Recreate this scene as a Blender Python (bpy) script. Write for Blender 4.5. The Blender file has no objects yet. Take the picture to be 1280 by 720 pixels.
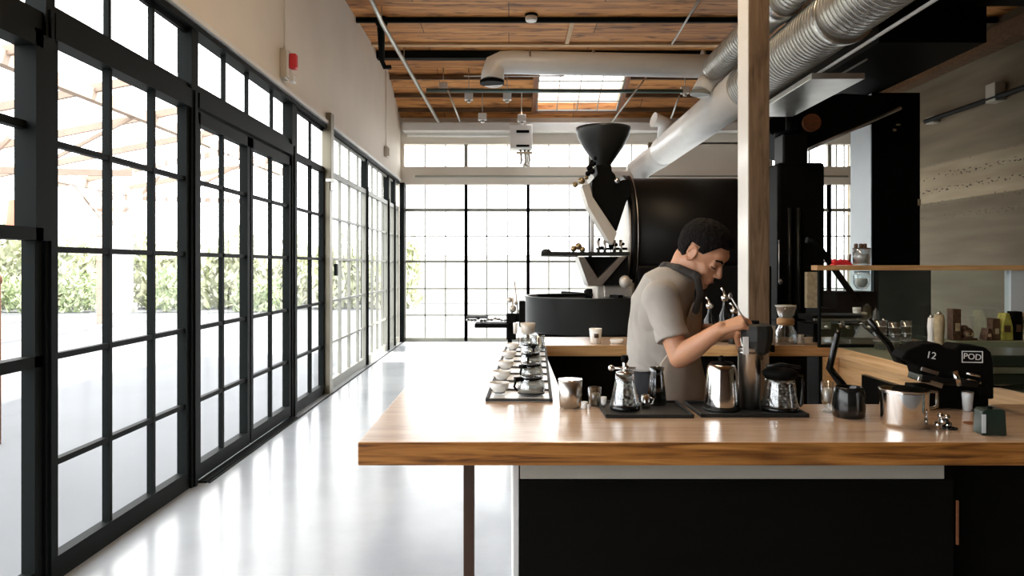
import bpy, bmesh, math, random
from mathutils import Vector, Matrix, noise as mnoise
random.seed(7)
PI = math.pi
COL = bpy.context.scene.collection
EYE = 1.45
F = 900.0
def P(x, y, Y):                       # point of the photograph at depth Y metres
    return Vector(((x-636)*Y/F, Y, EYE-(y-332)*Y/F))

# ------------------------------------------------------------------ materials
def new_mat(name):
    m = bpy.data.materials.new(name); m.use_nodes = True
    nt = m.node_tree
    return m, nt, nt.nodes['Principled BSDF']
def mat(name, col, rough=.5, metal=0, var=.0, vscale=8, bump=0, bscale=60, coat=0, spec=.5, stretch=None, col2=None, emit=0, sss=0):
    m, nt, b = new_mat(name)
    b.inputs['Base Color'].default_value = (*col, 1)
    b.inputs['Roughness'].default_value = rough
    b.inputs['Metallic'].default_value = metal
    b.inputs['Specular IOR Level'].default_value = spec
    b.inputs['Coat Weight'].default_value = coat
    b.inputs['Coat Roughness'].default_value = .08
    if sss:
        b.inputs['Subsurface Weight'].default_value = sss
        b.inputs['Subsurface Radius'].default_value = (.02, .008, .004)
        b.inputs['Subsurface Scale'].default_value = .4
    if emit:
        b.inputs['Emission Color'].default_value = (*col, 1); b.inputs['Emission Strength'].default_value = emit
    tc = nt.nodes.new('ShaderNodeTexCoord'); mp = nt.nodes.new('ShaderNodeMapping')
    nt.links.new(tc.outputs['Object'], mp.inputs['Vector'])
    if stretch: mp.inputs['Scale'].default_value = stretch
    n = nt.nodes.new('ShaderNodeTexNoise'); n.inputs['Scale'].default_value = vscale; n.inputs['Detail'].default_value = 6
    nt.links.new(mp.outputs[0], n.inputs['Vector'])
    c2 = col2 if col2 else tuple(c*(1-var) for c in col)
    if var or col2:
        r = nt.nodes.new('ShaderNodeValToRGB')
        r.color_ramp.elements[0].position = .35; r.color_ramp.elements[0].color = (*c2, 1)
        r.color_ramp.elements[1].position = .65; r.color_ramp.elements[1].color = (*col, 1)
        nt.links.new(n.outputs['Fac'], r.inputs['Fac']); nt.links.new(r.outputs[0], b.inputs['Base Color'])
    if bump:
        n2 = nt.nodes.new('ShaderNodeTexNoise'); n2.inputs['Scale'].default_value = bscale; n2.inputs['Detail'].default_value = 4
        nt.links.new(mp.outputs[0], n2.inputs['Vector'])
        bp = nt.nodes.new('ShaderNodeBump'); bp.inputs['Strength'].default_value = bump; bp.inputs['Distance'].default_value = .01
        nt.links.new(n2.outputs['Fac'], bp.inputs['Height']); nt.links.new(bp.outputs[0], b.inputs['Normal'])
    return m
def wood(name, dark, mid, light, axis='X', rough=.4, scale=1.0, coat=0, plank=0, knots=True, bumpy=.12, crough=.05):
    """grain stretched along one axis, optional plank tone steps across it"""
    m, nt, b = new_mat(name); N = nt.nodes; L = nt.links
    b.inputs['Roughness'].default_value = rough; b.inputs['Coat Weight'].default_value = coat; b.inputs['Coat Roughness'].default_value = crough
    tc = N.new('ShaderNodeTexCoord'); mp = N.new('ShaderNodeMapping'); L.new(tc.outputs['Object'], mp.inputs['Vector'])
    s = {'X': (1.2, 14, 22), 'Y': (14, 1.2, 22), 'Z': (14, 14, 1.2)}[axis]
    mp.inputs['Scale'].default_value = tuple(v*scale for v in s)
    n = N.new('ShaderNodeTexNoise'); n.inputs['Scale'].default_value = 2.2; n.inputs['Detail'].default_value = 8; n.inputs['Distortion'].default_value = 1.2
    L.new(mp.outputs[0], n.inputs['Vector'])
    r = N.new('ShaderNodeValToRGB'); e = r.color_ramp.elements
    e[0].position = .3; e[0].color = (*dark, 1); e[1].position = .72; e[1].color = (*light, 1)
    k = e.new(.5); k.color = (*mid, 1)
    L.new(n.outputs['Fac'], r.inputs['Fac']); out = r.outputs[0]
    if knots:
        n3 = N.new('ShaderNodeTexNoise'); n3.inputs['Scale'].default_value = 3.1; n3.inputs['Detail'].default_value = 2
        mp3 = N.new('ShaderNodeMapping'); L.new(tc.outputs['Object'], mp3.inputs['Vector'])
        mp3.inputs['Scale'].default_value = {'X': (1, 3, 5), 'Y': (3, 1, 5), 'Z': (3, 3, 1)}[axis]
        L.new(mp3.outputs[0], n3.inputs['Vector'])
        r3 = N.new('ShaderNodeValToRGB'); r3.color_ramp.elements[0].position = .28; r3.color_ramp.elements[0].color = (.32, .26, .2, 1)
        r3.color_ramp.elements[1].position = .45; r3.color_ramp.elements[1].color = (1, 1, 1, 1)
        L.new(n3.outputs['Fac'], r3.inputs['Fac'])
        mx = N.new('ShaderNodeMix'); mx.data_type = 'RGBA'; mx.blend_type = 'MULTIPLY'; mx.inputs[0].default_value = 1
        L.new(out, mx.inputs[6]); L.new(r3.outputs[0], mx.inputs[7]); out = mx.outputs[2]
    if plank:
        br = N.new('ShaderNodeTexBrick'); br.inputs['Scale'].default_value = 1
        br.inputs['Brick Width'].default_value = 2.44; br.inputs['Row Height'].default_value = plank
        br.inputs['Mortar Size'].default_value = .006; br.inputs['Color1'].default_value = (1, 1, 1, 1)
        br.inputs['Color2'].default_value = (.6, .55, .5, 1); br.inputs['Mortar'].default_value = (.12, .09, .07, 1)
        L.new(tc.outputs['Object'], br.inputs['Vector'])
        mx = N.new('ShaderNodeMix'); mx.data_type = 'RGBA'; mx.blend_type = 'MULTIPLY'; mx.inputs[0].default_value = 1
        L.new(out, mx.inputs[6]); L.new(br.outputs[0], mx.inputs[7]); out = mx.outputs[2]
    L.new(out, b.inputs['Base Color'])
    bp = N.new('ShaderNodeBump'); bp.inputs['Strength'].default_value = bumpy; bp.inputs['Distance'].default_value = .004
    L.new(n.outputs['Fac'], bp.inputs['Height']); L.new(bp.outputs[0], b.inputs['Normal'])
    return m
def thin_glass(name, tint=(.97, .985, .98), refl=.06, edge=.55, rough=.0, dark=None):
    m = bpy.data.materials.new(name); m.use_nodes = True; nt = m.node_tree; N = nt.nodes; L = nt.links
    N.clear(); o = N.new('ShaderNodeOutputMaterial')
    t = N.new('ShaderNodeBsdfTransparent'); t.inputs[0].default_value = (*tint, 1)
    g = N.new('ShaderNodeBsdfGlossy'); g.inputs['Roughness'].default_value = rough; g.inputs[0].default_value = (.95, .97, 1, 1)
    lw = N.new('ShaderNodeLayerWeight'); lw.inputs[0].default_value = .25
    mr = N.new('ShaderNodeMapRange'); mr.inputs['To Min'].default_value = refl; mr.inputs['To Max'].default_value = edge
    L.new(lw.outputs['Facing'], mr.inputs['Value'])
    mx = N.new('ShaderNodeMixShader'); L.new(mr.outputs[0], mx.inputs[0]); L.new(t.outputs[0], mx.inputs[1]); L.new(g.outputs[0], mx.inputs[2])
    L.new(mx.outputs[0], o.inputs[0])
    return m

M = {}
M['frame']   = mat('dark_steel_frame', (.004, .006, .0055), .6, 0, spec=.1)
M['frame2']  = mat('grey_steel_frame_with_glare', (.30, .30, .26), .5, .1)  # on the far windows: frame steel made paler, glare and haze put into the colour
M['bronze']  = mat('bronze_pole', (.20, .18, .13), .4, .5)
M['glass']   = thin_glass('window_pane_glass', (.98, .99, .985), .02, .25)
M['gglass']  = thin_glass('guard_glass', (.93, .97, .96), .07, .5)
M['cup_glass'] = thin_glass('vessel_glass', (.88, .90, .90), .10, .85, .02)
M['dark_glass'] = thin_glass('smoked_glass', (.25, .27, .26), .08, .7, .02)
M['cream']   = mat('cream_painted_plaster', (.84, .77, .67), .8, var=.05, vscale=1.5, bump=.1, bscale=25)
M['white']   = mat('white_paint', (.80, .79, .76), .5, var=.06, vscale=3)
M['black']   = mat('matt_black', (.004, .004, .0036), .6, spec=.06)
M['blackg']  = mat('gloss_black', (.008, .009, .009), .14, spec=.5)
M['drum']    = mat('black_enamel', (.005, .0045, .004), .45, spec=.18)
M['char']    = mat('charcoal_steel', (.03, .031, .029), .34, .5)
M['chrome']  = mat('polished_steel', (.72, .71, .69), .12, 1)
M['steel']   = mat('brushed_steel', (.56, .54, .50), .3, 1, var=.1, vscale=30)
M['satin']   = mat('satin_beige_steel', (.62, .57, .50), .45, .4, var=.1, vscale=6)
M['brass']   = mat('aged_brass', (.34, .25, .13), .35, .9)
M['galv']    = mat('galvanised_duct', (.60, .59, .55), .34, .75, var=.16, vscale=5)
M['wduct']   = mat('white_duct', (.88, .86, .82), .4, .05, var=.05, vscale=4)
M['teal']    = mat('teal_paint', (.010, .040, .052), .5, var=.3, vscale=3)
M['bluegrey'] = mat('pale_blue_grey_paint', (.68, .74, .77), .55, var=.06, vscale=2)
M['pipe']    = mat('green_grey_pipe', (.10, .15, .14), .4, .4)
M['greenst'] = mat('pale_green_laminate', (.22, .25, .17), .4, var=.12, vscale=5)
M['dgreen']  = mat('dark_green_acrylic', (.02, .035, .026), .25)
M['red']     = mat('red_plastic', (.70, .03, .04), .4)
M['coral']   = mat('coral_paint', (.85, .25, .16), .6)
M['redwood'] = mat('red_brown_wood', (.25, .09, .035), .5, var=.3, vscale=12, stretch=(1, 6, 6))
M['porc']    = mat('white_porcelain', (.82, .81, .78), .2)
M['rubber']  = mat('black_rubber', (.012, .013, .012), .6)
M['coffee']  = mat('dark_coffee', (.05, .022, .01), .15)
M['tan']     = mat('tan_paper', (.45, .36, .22), .8, var=.3, vscale=30)
M['yellow']  = mat('yellow_green_packaging', (.45, .42, .08), .45, var=.45, vscale=28)
M['brown']   = mat('brown_packaging', (.12, .06, .03), .6, var=.6, vscale=40)
M['steel_leg'] = mat('brown_painted_leg', (.06, .028, .014), .45, var=.15, vscale=9)
M['skin']    = mat('skin', (.58, .29, .165), .48, var=.06, vscale=30, bump=.04, bscale=180, sss=.12)
M['lip']     = mat('lip_skin', (.45, .18, .14), .45)
M['hair']    = mat('dark_brown_hair', (.007, .005, .004), .75, bump=.9, bscale=150, spec=.12, var=.4, vscale=90, stretch=(1, 1, .25))
M['shirt']   = mat('light_grey_cotton', (.42, .39, .35), .9, var=.08, vscale=12, bump=.15, bscale=240)
M['apron']   = mat('taupe_canvas', (.50, .42, .34), .9, var=.08, vscale=20, bump=.2, bscale=300)
M['strap']   = mat('dark_grey_strap', (.045, .04, .036), .85)
M['jeans']   = mat('black_denim', (.014, .015, .018), .9, var=.2, vscale=30)
M['wood_top']  = wood('oiled_bar_top', (.50, .31, .19), (.66, .45, .29), (.74, .54, .37), 'X', .30, .8, coat=1, knots=False, bumpy=0, crough=.2)
M['wood_edge'] = wood('live_bar_edge', (.10, .030, .006), (.40, .155, .030), (.58, .26, .065), 'X', .35, 1.0)
M['ply']       = wood('warm_plywood', (.50, .27, .11), (.72, .45, .22), (.80, .54, .30), 'Y', .5, .6, knots=False)
M['wood_rail'] = wood('orange_wood_rail', (.48, .24, .09), (.66, .38, .16), (.74, .46, .22), 'X', .45, .9, knots=False)
M['post']      = wood('timber_post', (.12, .072, .038), (.20, .125, .070), (.27, .175, .105), 'Z', .6, 1.0)
M['ceil']      = wood('ceiling_plywood', (.28, .10, .022), (.58, .24, .062), (.76, .37, .115), 'X', .6, .28, plank=.61)
M['beam']      = wood('dark_purlin', (.05, .024, .01), (.12, .06, .025), (.17, .09, .04), 'X', .6, .8, knots=False)
M['lbeam']     = wood('light_purlin', (.40, .24, .12), (.55, .36, .19), (.62, .42, .24), 'X', .6, .8, knots=False)
M['panel']     = mat('near_black_panel', (.0045, .0038, .003), .6, var=.25, vscale=3, stretch=(1, 1, 6), spec=.08)
M['bone']      = mat('bone_painted_board', (.46, .43, .36), .6, var=.08, vscale=6)
M['lens']      = mat('lamp_lens', (.9, .88, .82), .3)
# polished concrete
def concrete_floor():
    m, nt, b = new_mat('polished_concrete'); N = nt.nodes; L = nt.links
    tc = N.new('ShaderNodeTexCoord')
    n = N.new('ShaderNodeTexNoise'); n.inputs['Scale'].default_value = .9; n.inputs['Detail'].default_value = 9; n.inputs['Roughness'].default_value = .62
    L.new(tc.outputs['Object'], n.inputs['Vector'])
    r = N.new('ShaderNodeValToRGB'); r.color_ramp.elements[0].position = .3; r.color_ramp.elements[0].color = (.34, .365, .395, 1)
    r.color_ramp.elements[1].position = .7; r.color_ramp.elements[1].color = (.44, .47, .50, 1)
    L.new(n.outputs['Fac'], r.inputs['Fac']); L.new(r.outputs[0], b.inputs['Base Color'])
    r2 = N.new('ShaderNodeMapRange'); r2.inputs['To Min'].default_value = .14; r2.inputs['To Max'].default_value = .30
    L.new(n.outputs['Fac'], r2.inputs['Value']); L.new(r2.outputs[0], b.inputs['Roughness'])
    b.inputs['Coat Weight'].default_value = .12; b.inputs['Coat Roughness'].default_value = .12; b.inputs['Specular IOR Level'].default_value = .5
    n2 = N.new('ShaderNodeTexNoise'); n2.inputs['Scale'].default_value = 5; n2.inputs['Detail'].default_value = 3
    L.new(tc.outputs['Object'], n2.inputs['Vector'])
    bp = N.new('ShaderNodeBump'); bp.inputs['Strength'].default_value = .06; bp.inputs['Distance'].default_value = .02
    L.new(n2.outputs['Fac'], bp.inputs['Height']); L.new(bp.outputs[0], b.inputs['Normal']); L.new(bp.outputs[0], b.inputs['Coat Normal'])
    return m
M['floor'] = concrete_floor()
# board-marked concrete wall with one paler, pitted pour band
def concrete_wall():
    m, nt, b = new_mat('board_marked_concrete'); N = nt.nodes; L = nt.links
    b.inputs['Roughness'].default_value = .85
    tc = N.new('ShaderNodeTexCoord'); sp = N.new('ShaderNodeSeparateXYZ'); L.new(tc.outputs['Object'], sp.inputs[0])
    mp = N.new('ShaderNodeMapping'); mp.inputs['Scale'].default_value = (1, .35, 3); L.new(tc.outputs['Object'], mp.inputs['Vector'])
    n = N.new('ShaderNodeTexNoise'); n.inputs['Scale'].default_value = 1.8; n.inputs['Detail'].default_value = 9; L.new(mp.outputs[0], n.inputs['Vector'])
    r = N.new('ShaderNodeValToRGB'); r.color_ramp.elements[0].position = .3; r.color_ramp.elements[0].color = (.165, .13, .082, 1)
    r.color_ramp.elements[1].position = .7; r.color_ramp.elements[1].color = (.25, .205, .138, 1)
    L.new(n.outputs['Fac'], r.inputs['Fac'])
    zr = N.new('ShaderNodeValToRGB'); zr.color_ramp.interpolation = 'LINEAR'
    zm = N.new('ShaderNodeMath'); zm.operation = 'DIVIDE'; zm.inputs[1].default_value = 5; L.new(sp.outputs[2], zm.inputs[0]); L.new(zm.outputs[0], zr.inputs['Fac'])
    e = zr.color_ramp.elements; e[0].position = 0; e[0].color = (.85, .85, .85, 1); e[1].position = .485; e[1].color = (.80, .78, .74, 1)
    for p, c in ((.487, 1.75), (.60, 1.6), (.603, 1.0), (.745, 1.0), (.748, .8), (.87, .8)):
        k = e.new(p); k.color = (c, c*.99, c*.96, 1)
    mx = N.new('ShaderNodeMix'); mx.data_type = 'RGBA'; mx.blend_type = 'MULTIPLY'; mx.inputs[0].default_value = 1
    L.new(r.outputs[0], mx.inputs[6]); L.new(zr.outputs[0], mx.inputs[7])
    # pits in rows
    w = N.new('ShaderNodeTexNoise'); w.inputs['Scale'].default_value = 30; w.inputs['Detail'].default_value = 2
    mp2 = N.new('ShaderNodeMapping'); mp2.inputs['Scale'].default_value = (1, .5, 1.2); L.new(tc.outputs['Object'], mp2.inputs['Vector']); L.new(mp2.outputs[0], w.inputs['Vector'])
    wr = N.new('ShaderNodeMath'); wr.operation = 'GREATER_THAN'; wr.inputs[1].default_value = .60; L.new(w.outputs['Fac'], wr.inputs[0])
    rows = N.new('ShaderNodeTexWave'); rows.bands_direction = 'Z'; rows.inputs['Scale'].default_value = 1.5; rows.inputs['Distortion'].default_value = .6
    L.new(tc.outputs['Object'], rows.inputs['Vector'])
    rg = N.new('ShaderNodeMath'); rg.operation = 'GREATER_THAN'; rg.inputs[1].default_value = .72; L.new(rows.outputs['Fac'], rg.inputs[0])
    band = N.new('ShaderNodeValToRGB'); band.color_ramp.interpolation = 'CONSTANT'; be = band.color_ramp.elements
    be[0].position = 0; be[0].color = (0, 0, 0, 1); be[1].position = .42; be[1].color = (.45, .45, .45, 1)
    k = be.new(.487); k.color = (1, 1, 1, 1); k = be.new(.60); k.color = (0, 0, 0, 1); L.new(zm.outputs[0], band.inputs['Fac'])
    a = N.new('ShaderNodeMath'); a.operation = 'MULTIPLY'; L.new(wr.outputs[0], a.inputs[0]); L.new(rg.outputs[0], a.inputs[1])
    a2 = N.new('ShaderNodeMath'); a2.operation = 'MULTIPLY'; L.new(a.outputs[0], a2.inputs[0]); L.new(band.outputs[0], a2.inputs[1])
    mx2 = N.new('ShaderNodeMix'); mx2.data_type = 'RGBA'; L.new(a2.outputs[0], mx2.inputs[0]); L.new(mx.outputs[2], mx2.inputs[6]); mx2.inputs[7].default_value = (.05, .04, .03, 1)
    L.new(mx2.outputs[2], b.inputs['Base Color'])
    bp = N.new('ShaderNodeBump'); bp.inputs['Strength'].default_value = .4; bp.inputs['Distance'].default_value = .02
    L.new(n.outputs['Fac'], bp.inputs['Height']); L.new(bp.outputs[0], b.inputs['Normal'])
    return m
M['concrete'] = concrete_wall()
M['yard']  = mat('yard_paving', (.12, .127, .135), .8, var=.1, vscale=.8)
M['leaf']  = mat('hedge_leaf', (.40, .44, .26), .7, col2=(.66, .66, .50), vscale=1.3)
M['leaf2'] = mat('shrub_leaf', (.26, .34, .16), .7, col2=(.5, .55, .36), vscale=3)
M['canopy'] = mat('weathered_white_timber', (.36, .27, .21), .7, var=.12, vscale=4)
M['fence'] = mat('pale_fence', (.62, .6, .56), .8, var=.1, vscale=2)

# ------------------------------------------------------------------ mesh helpers
def bx(bm, x0, x1, y0, y1, z0, z1, mi=0):
    vs = [bm.verts.new(v) for v in ((x0,y0,z0),(x1,y0,z0),(x1,y1,z0),(x0,y1,z0),(x0,y0,z1),(x1,y0,z1),(x1,y1,z1),(x0,y1,z1))]
    for f in ((3,2,1,0),(4,5,6,7),(0,1,5,4),(1,2,6,5),(2,3,7,6),(3,0,4,7)):
        fc = bm.faces.new([vs[i] for i in f]); fc.material_index = mi
    return vs
def frame_of(d):
    d = Vector(d).normalized(); a = Vector((0,0,1)) if abs(d.z) < .95 else Vector((1,0,0))
    u = d.cross(a).normalized(); return u, d.cross(u).normalized(), d
def tube(bm, pts, r, seg=12, cap=True, radii=None, mi=0):
    pts = [Vector(p) for p in pts]; rings = []
    prev = None
    for i, p in enumerate(pts):
        d = (pts[min(i+1, len(pts)-1)]-pts[max(i-1, 0)])
        u, v, d = frame_of(d)
        if prev is not None:
            u = (prev - d*prev.dot(d)).normalized(); v = d.cross(u)
        prev = u
        rr = radii[i] if radii else r
        rings.append([bm.verts.new(p+u*math.cos(2*PI*k/seg)*rr+v*math.sin(2*PI*k/seg)*rr) for k in range(seg)])
    for a, b in zip(rings, rings[1:]):
        for k in range(seg):
            f = bm.faces.new((a[k], a[(k+1)%seg], b[(k+1)%seg], b[k])); f.smooth = True; f.material_index = mi
    if cap:
        bm.faces.new(rings[0][::-1]).material_index = mi; bm.faces.new(rings[-1]).material_index = mi
def lathe(bm, prof, seg=32, c=(0,0,0), mi=0, axis='Z', smooth=True):
    rings = []; c = Vector(c)
    for r, z in prof:
        ring = []
        for k in range(seg):
            a = 2*PI*k/seg; v = Vector((r*math.cos(a), r*math.sin(a), z))
            if axis == 'X': v = Vector((v.z, v.x, v.y))
            if axis == 'Y': v = Vector((v.y, v.z, v.x))
            ring.append(bm.verts.new(c+v))
        rings.append(ring)
    for a, b in zip(rings, rings[1:]):
        for k in range(seg):
            f = bm.faces.new((a[k], a[(k+1)%seg], b[(k+1)%seg], b[k])); f.smooth = smooth; f.material_index = mi
    bm.faces.new(rings[0][::-1]).material_index = mi; bm.faces.new(rings[-1]).material_index = mi
def ell(bm, c, r, rot=None, sub=3, mi=0):
    res = bmesh.ops.create_icosphere(bm, subdivisions=sub, radius=1)
    m = Matrix.Translation(Vector(c)) @ (rot.to_4x4() if rot else Matrix.Identity(4)) @ Matrix.Diagonal((*r, 1))
    bmesh.ops.transform(bm, matrix=m, verts=res['verts'])
    for v in res['verts']:
        for f in v.link_faces: f.smooth = True; f.material_index = mi
def bar(bm, a, b, w, h, mi=0):
    """rectangular bar between two points"""
    a = Vector(a); b = Vector(b); u, v, d = frame_of(b-a)
    q = []
    for p in (a, b):
        q.append([bm.verts.new(p+u*sx*w/2+v*sy*h/2) for sx, sy in ((-1,-1),(1,-1),(1,1),(-1,1))])
    for k in range(4): bm.faces.new((q[0][k], q[0][(k+1)%4], q[1][(k+1)%4], q[1][k])).material_index = mi
    bm.faces.new(q[0][::-1]).material_index = mi; bm.faces.new(q[1]).material_index = mi
def prism(bm, poly, y0, y1, mi=0):
    a = [bm.verts.new((x, y0, z)) for x, z in poly]; b = [bm.verts.new((x, y1, z)) for x, z in poly]; n = len(poly)
    bm.faces.new(a).material_index = mi; bm.faces.new(b[::-1]).material_index = mi
    for k in range(n): bm.faces.new((a[k], b[k], b[(k+1)%n], a[(k+1)%n])).material_index = mi
def B(): return bmesh.new()
def obj(name, bm, m, parent=None, bevel=0, loc=None, recalc=True):
    if recalc: bmesh.ops.recalc_face_normals(bm, faces=bm.faces)
    me = bpy.data.meshes.new(name); bm.to_mesh(me); bm.free()
    o = bpy.data.objects.new(name, me); COL.objects.link(o)
    for x in (m if isinstance(m, (list, tuple)) else [m]): me.materials.append(M[x] if isinstance(x, str) else x)
    if parent: o.parent = parent
    if loc is not None: o.location = loc
    if bevel:
        b = o.modifiers.new('bevel', 'BEVEL'); b.width = bevel; b.segments = 2; b.limit_method = 'ANGLE'
    return o
def tag(o, label, cat, group=None, kind=None):
    o['label'] = label; o['category'] = cat
    if group: o['group'] = group
    if kind: o['kind'] = kind
    return o
def thing(name, label, cat, loc=(0,0,0), rz=0, group=None):
    o = bpy.data.objects.new(name, None); COL.objects.link(o); o.empty_display_size = .1
    o.location = loc; o.rotation_euler = (0,0,rz)
    return tag(o, label, cat, group)
def struct(name, bm, m, label=None, cat=None, parent=None, bevel=0):
    o = obj(name, bm, m, parent, bevel)
    o['kind'] = 'structure'
    if label: o['label'] = label; o['category'] = cat
    return o
def dup(root, loc, rz=None, label=None, sc=None):
    r = root.copy(); COL.objects.link(r); r.location = loc
    if rz is not None: r.rotation_euler = (0,0,rz)
    if label: r['label'] = label
    if sc: r.scale = sc
    for ch in list(root.children):
        c = ch.copy(); COL.objects.link(c); c.parent = r
        for g in list(ch.children):
            d = g.copy(); COL.objects.link(d); d.parent = c
    return r

# ------------------------------------------------------------------ setting
XL, XR, YB, YN, ZC = -2.065, 6.6, 13.74, -3.6, 4.8
YK, ZB = 12.3, 4.27                 # where the roof kinks down, and its height on the back wall
b = B(); bx(b, -2.3, 6.9, YN-.2, 14.0, -.15, 0); struct('floor', b, 'floor', 'glossy polished pale concrete floor reflecting the windows', 'floor')
# yard outside
b = B(); bx(b, -70, 60, -30, 90, -.35, -.16)
struct('ground', b, 'yard', 'pale paved yard outside the glazed walls', 'ground')
b = B(); bx(b, -2.15, -2.3, YN, YB+.3, -.16, -.001) ; struct('trim_1', b, 'yard', 'pale concrete threshold strip outside the side windows', 'threshold')
# ceiling with a skylight opening in the sloping end
b = B(); bx(b, -2.4, 6.9, YN-.2, YK, ZC, ZC+.15)
def zs(y): return ZC+(ZB-ZC)*(y-YK)/(YB-YK)
def slope_piece(bm, x0, x1, y0, y1):
    vs = []
    for dz in (0, .15):
        vs += [bm.verts.new(p) for p in ((x0,y0,zs(y0)+dz),(x1,y0,zs(y0)+dz),(x1,y1,zs(y1)+dz),(x0,y1,zs(y1)+dz))]
    for f in ((3,2,1,0),(4,5,6,7),(0,1,5,4),(1,2,6,5),(2,3,7,6),(3,0,4,7)): bm.faces.new([vs[i] for i in f])
SX0, SX1, SY0, SY1 = .52, 2.02, 12.32, 13.5
slope_piece(b, -2.4, SX0, YK, 14.1); slope_piece(b, SX1, 6.9, YK, 14.1)
slope_piece(b, SX0, SX1, YK, SY0); slope_piece(b, SX0, SX1, SY1, 14.1)
struct('ceiling', b, 'ceil', 'orange brown plywood panel ceiling with dark purlins', 'ceiling')
# skylight window
sk = thing('window_20', 'gridded skylight window in the sloping end of the wooden ceiling', 'skylight', (0,0,0)); sk['kind'] = 'structure'
b = B()
for i in range(5):
    x = SX0+(SX1-SX0)*i/4; w = .03 if i in (0,4) else .014
    bar(b, (x, SY0, zs(SY0)), (x, SY1, zs(SY1)), w, .05)
for i in range(5):
    y = SY0+(SY1-SY0)*i/4; w = .03 if i in (0,4) else .014
    bar(b, (SX0, y, zs(y)), (SX1, y, zs(y)), .05, w)
obj('skylight_frame', b, 'frame2', sk)
b = B(); vs = [b.verts.new(p) for p in ((SX0,SY0,zs(SY0)+.1),(SX1,SY0,zs(SY0)+.1),(SX1,SY1,zs(SY1)+.1),(SX0,SY1,zs(SY1)+.1))]; b.faces.new(vs)
obj('skylight_pane', b, 'glass', sk)
b = B(); bar(b, (SX0-.05, SY0, zs(SY0)-.01), (SX0-.05, SY1, zs(SY1)-.01), .07, .12); bar(b, (SX1+.05, SY0, zs(SY0)-.01), (SX1+.05, SY1, zs(SY1)-.01), .06, .12)
bar(b, (SX0-.05, SY1+.03, zs(SY1+.03)-.01), (SX1+.05, SY1+.03, zs(SY1+.03)-.01), .08, .05); obj('skylight_curb', b, 'redwood', sk)
# walls
b = B(); bx(b, XL-.12, XL, YN, YB+.2, 3.08, ZC); struct('wall_left', b, 'cream', 'cream painted wall above the black side windows', 'wall')
b = B(); bx(b, XR, XR+.2, YN, YB+.3, 0, ZC); struct('wall_right', b, 'concrete', 'board-marked tan concrete wall with a pale pitted band', 'wall')
b = B(); bx(b, -2.3, 6.8, YN-.2, YN, 0, ZC); struct('wall_near', b, 'brown', 'dark wall behind the camera', 'wall')
b = B()
bx(b, XL-.12, 6.6, YB, YB+.18, 3.77, 4.9)
bx(b, XL-.12, 6.6, YB-.02, YB+.18, 3.0, 3.34)
bx(b, XL-.12, -2.0, YB, YB+.18, 0, 3.77)
bx(b, 2.78, 4.4, YB+.0, YB+.18, 3.34, 3.8)
struct('wall_back', b, 'cream', 'cream painted beams and bands of the glazed end wall', 'wall')
# purlins
for i, (y, z, w, h, m) in enumerate(((9.72, ZC, .05, .07, 'frame'), (9.8, ZC, .06, .03, 'lbeam'), (10.85, ZC, .10, .04, 'lbeam'), (11.27, ZC, .14, .12, 'frame'),
                             (12.45, zs(12.45), .06, .08, 'beam'), (12.98, zs(12.98), .05, .07, 'beam'), (13.42, zs(13.42), .05, .07, 'beam'), (8.3, ZC, .12, .18, 'beam'), (6.6, ZC, .12, .18, 'beam'))):
    for xa, xb in ([(-2.06, 6.59)] if y < 12.3 else [(-2.06, SX0-.1), (SX1+.09, 6.59)]):
        b = B(); bx(b, xa, xb, y-w/2, y+w/2, z-h, z-.005)
        o = struct('trim_%d' % (i+10 if xa < 0 else i+30), b, m, 'purlin running across under the wooden ceiling', 'purlin')
# ceiling battens along Y
b = B(); bx(b, .84, .90, 9.85, 10.8, ZC-.03, ZC); struct('trim_40', b, 'lbeam', 'pale batten patch on the wooden ceiling', 'batten')
b = B(); bx(b, XL, -1.98, YB-.12, YB-.02, 0, 3.02); struct('trim_41', b, 'frame', 'dark corner post where the two glazed walls meet', 'post')
# rail above the side windows
b = B(); bx(b, XL-.10, XL+.012, YN, YB-.1, 3.0, 3.035); struct('trim_2', b, 'frame', 'thin black head rail of the side windows', 'rail')
b = B(); bx(b, XL-.10, XL+.03, YN, YB-.1, 3.05, 3.085); struct('trim_3', b, 'white', 'thin white ledge above the side windows', 'ledge')
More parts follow.
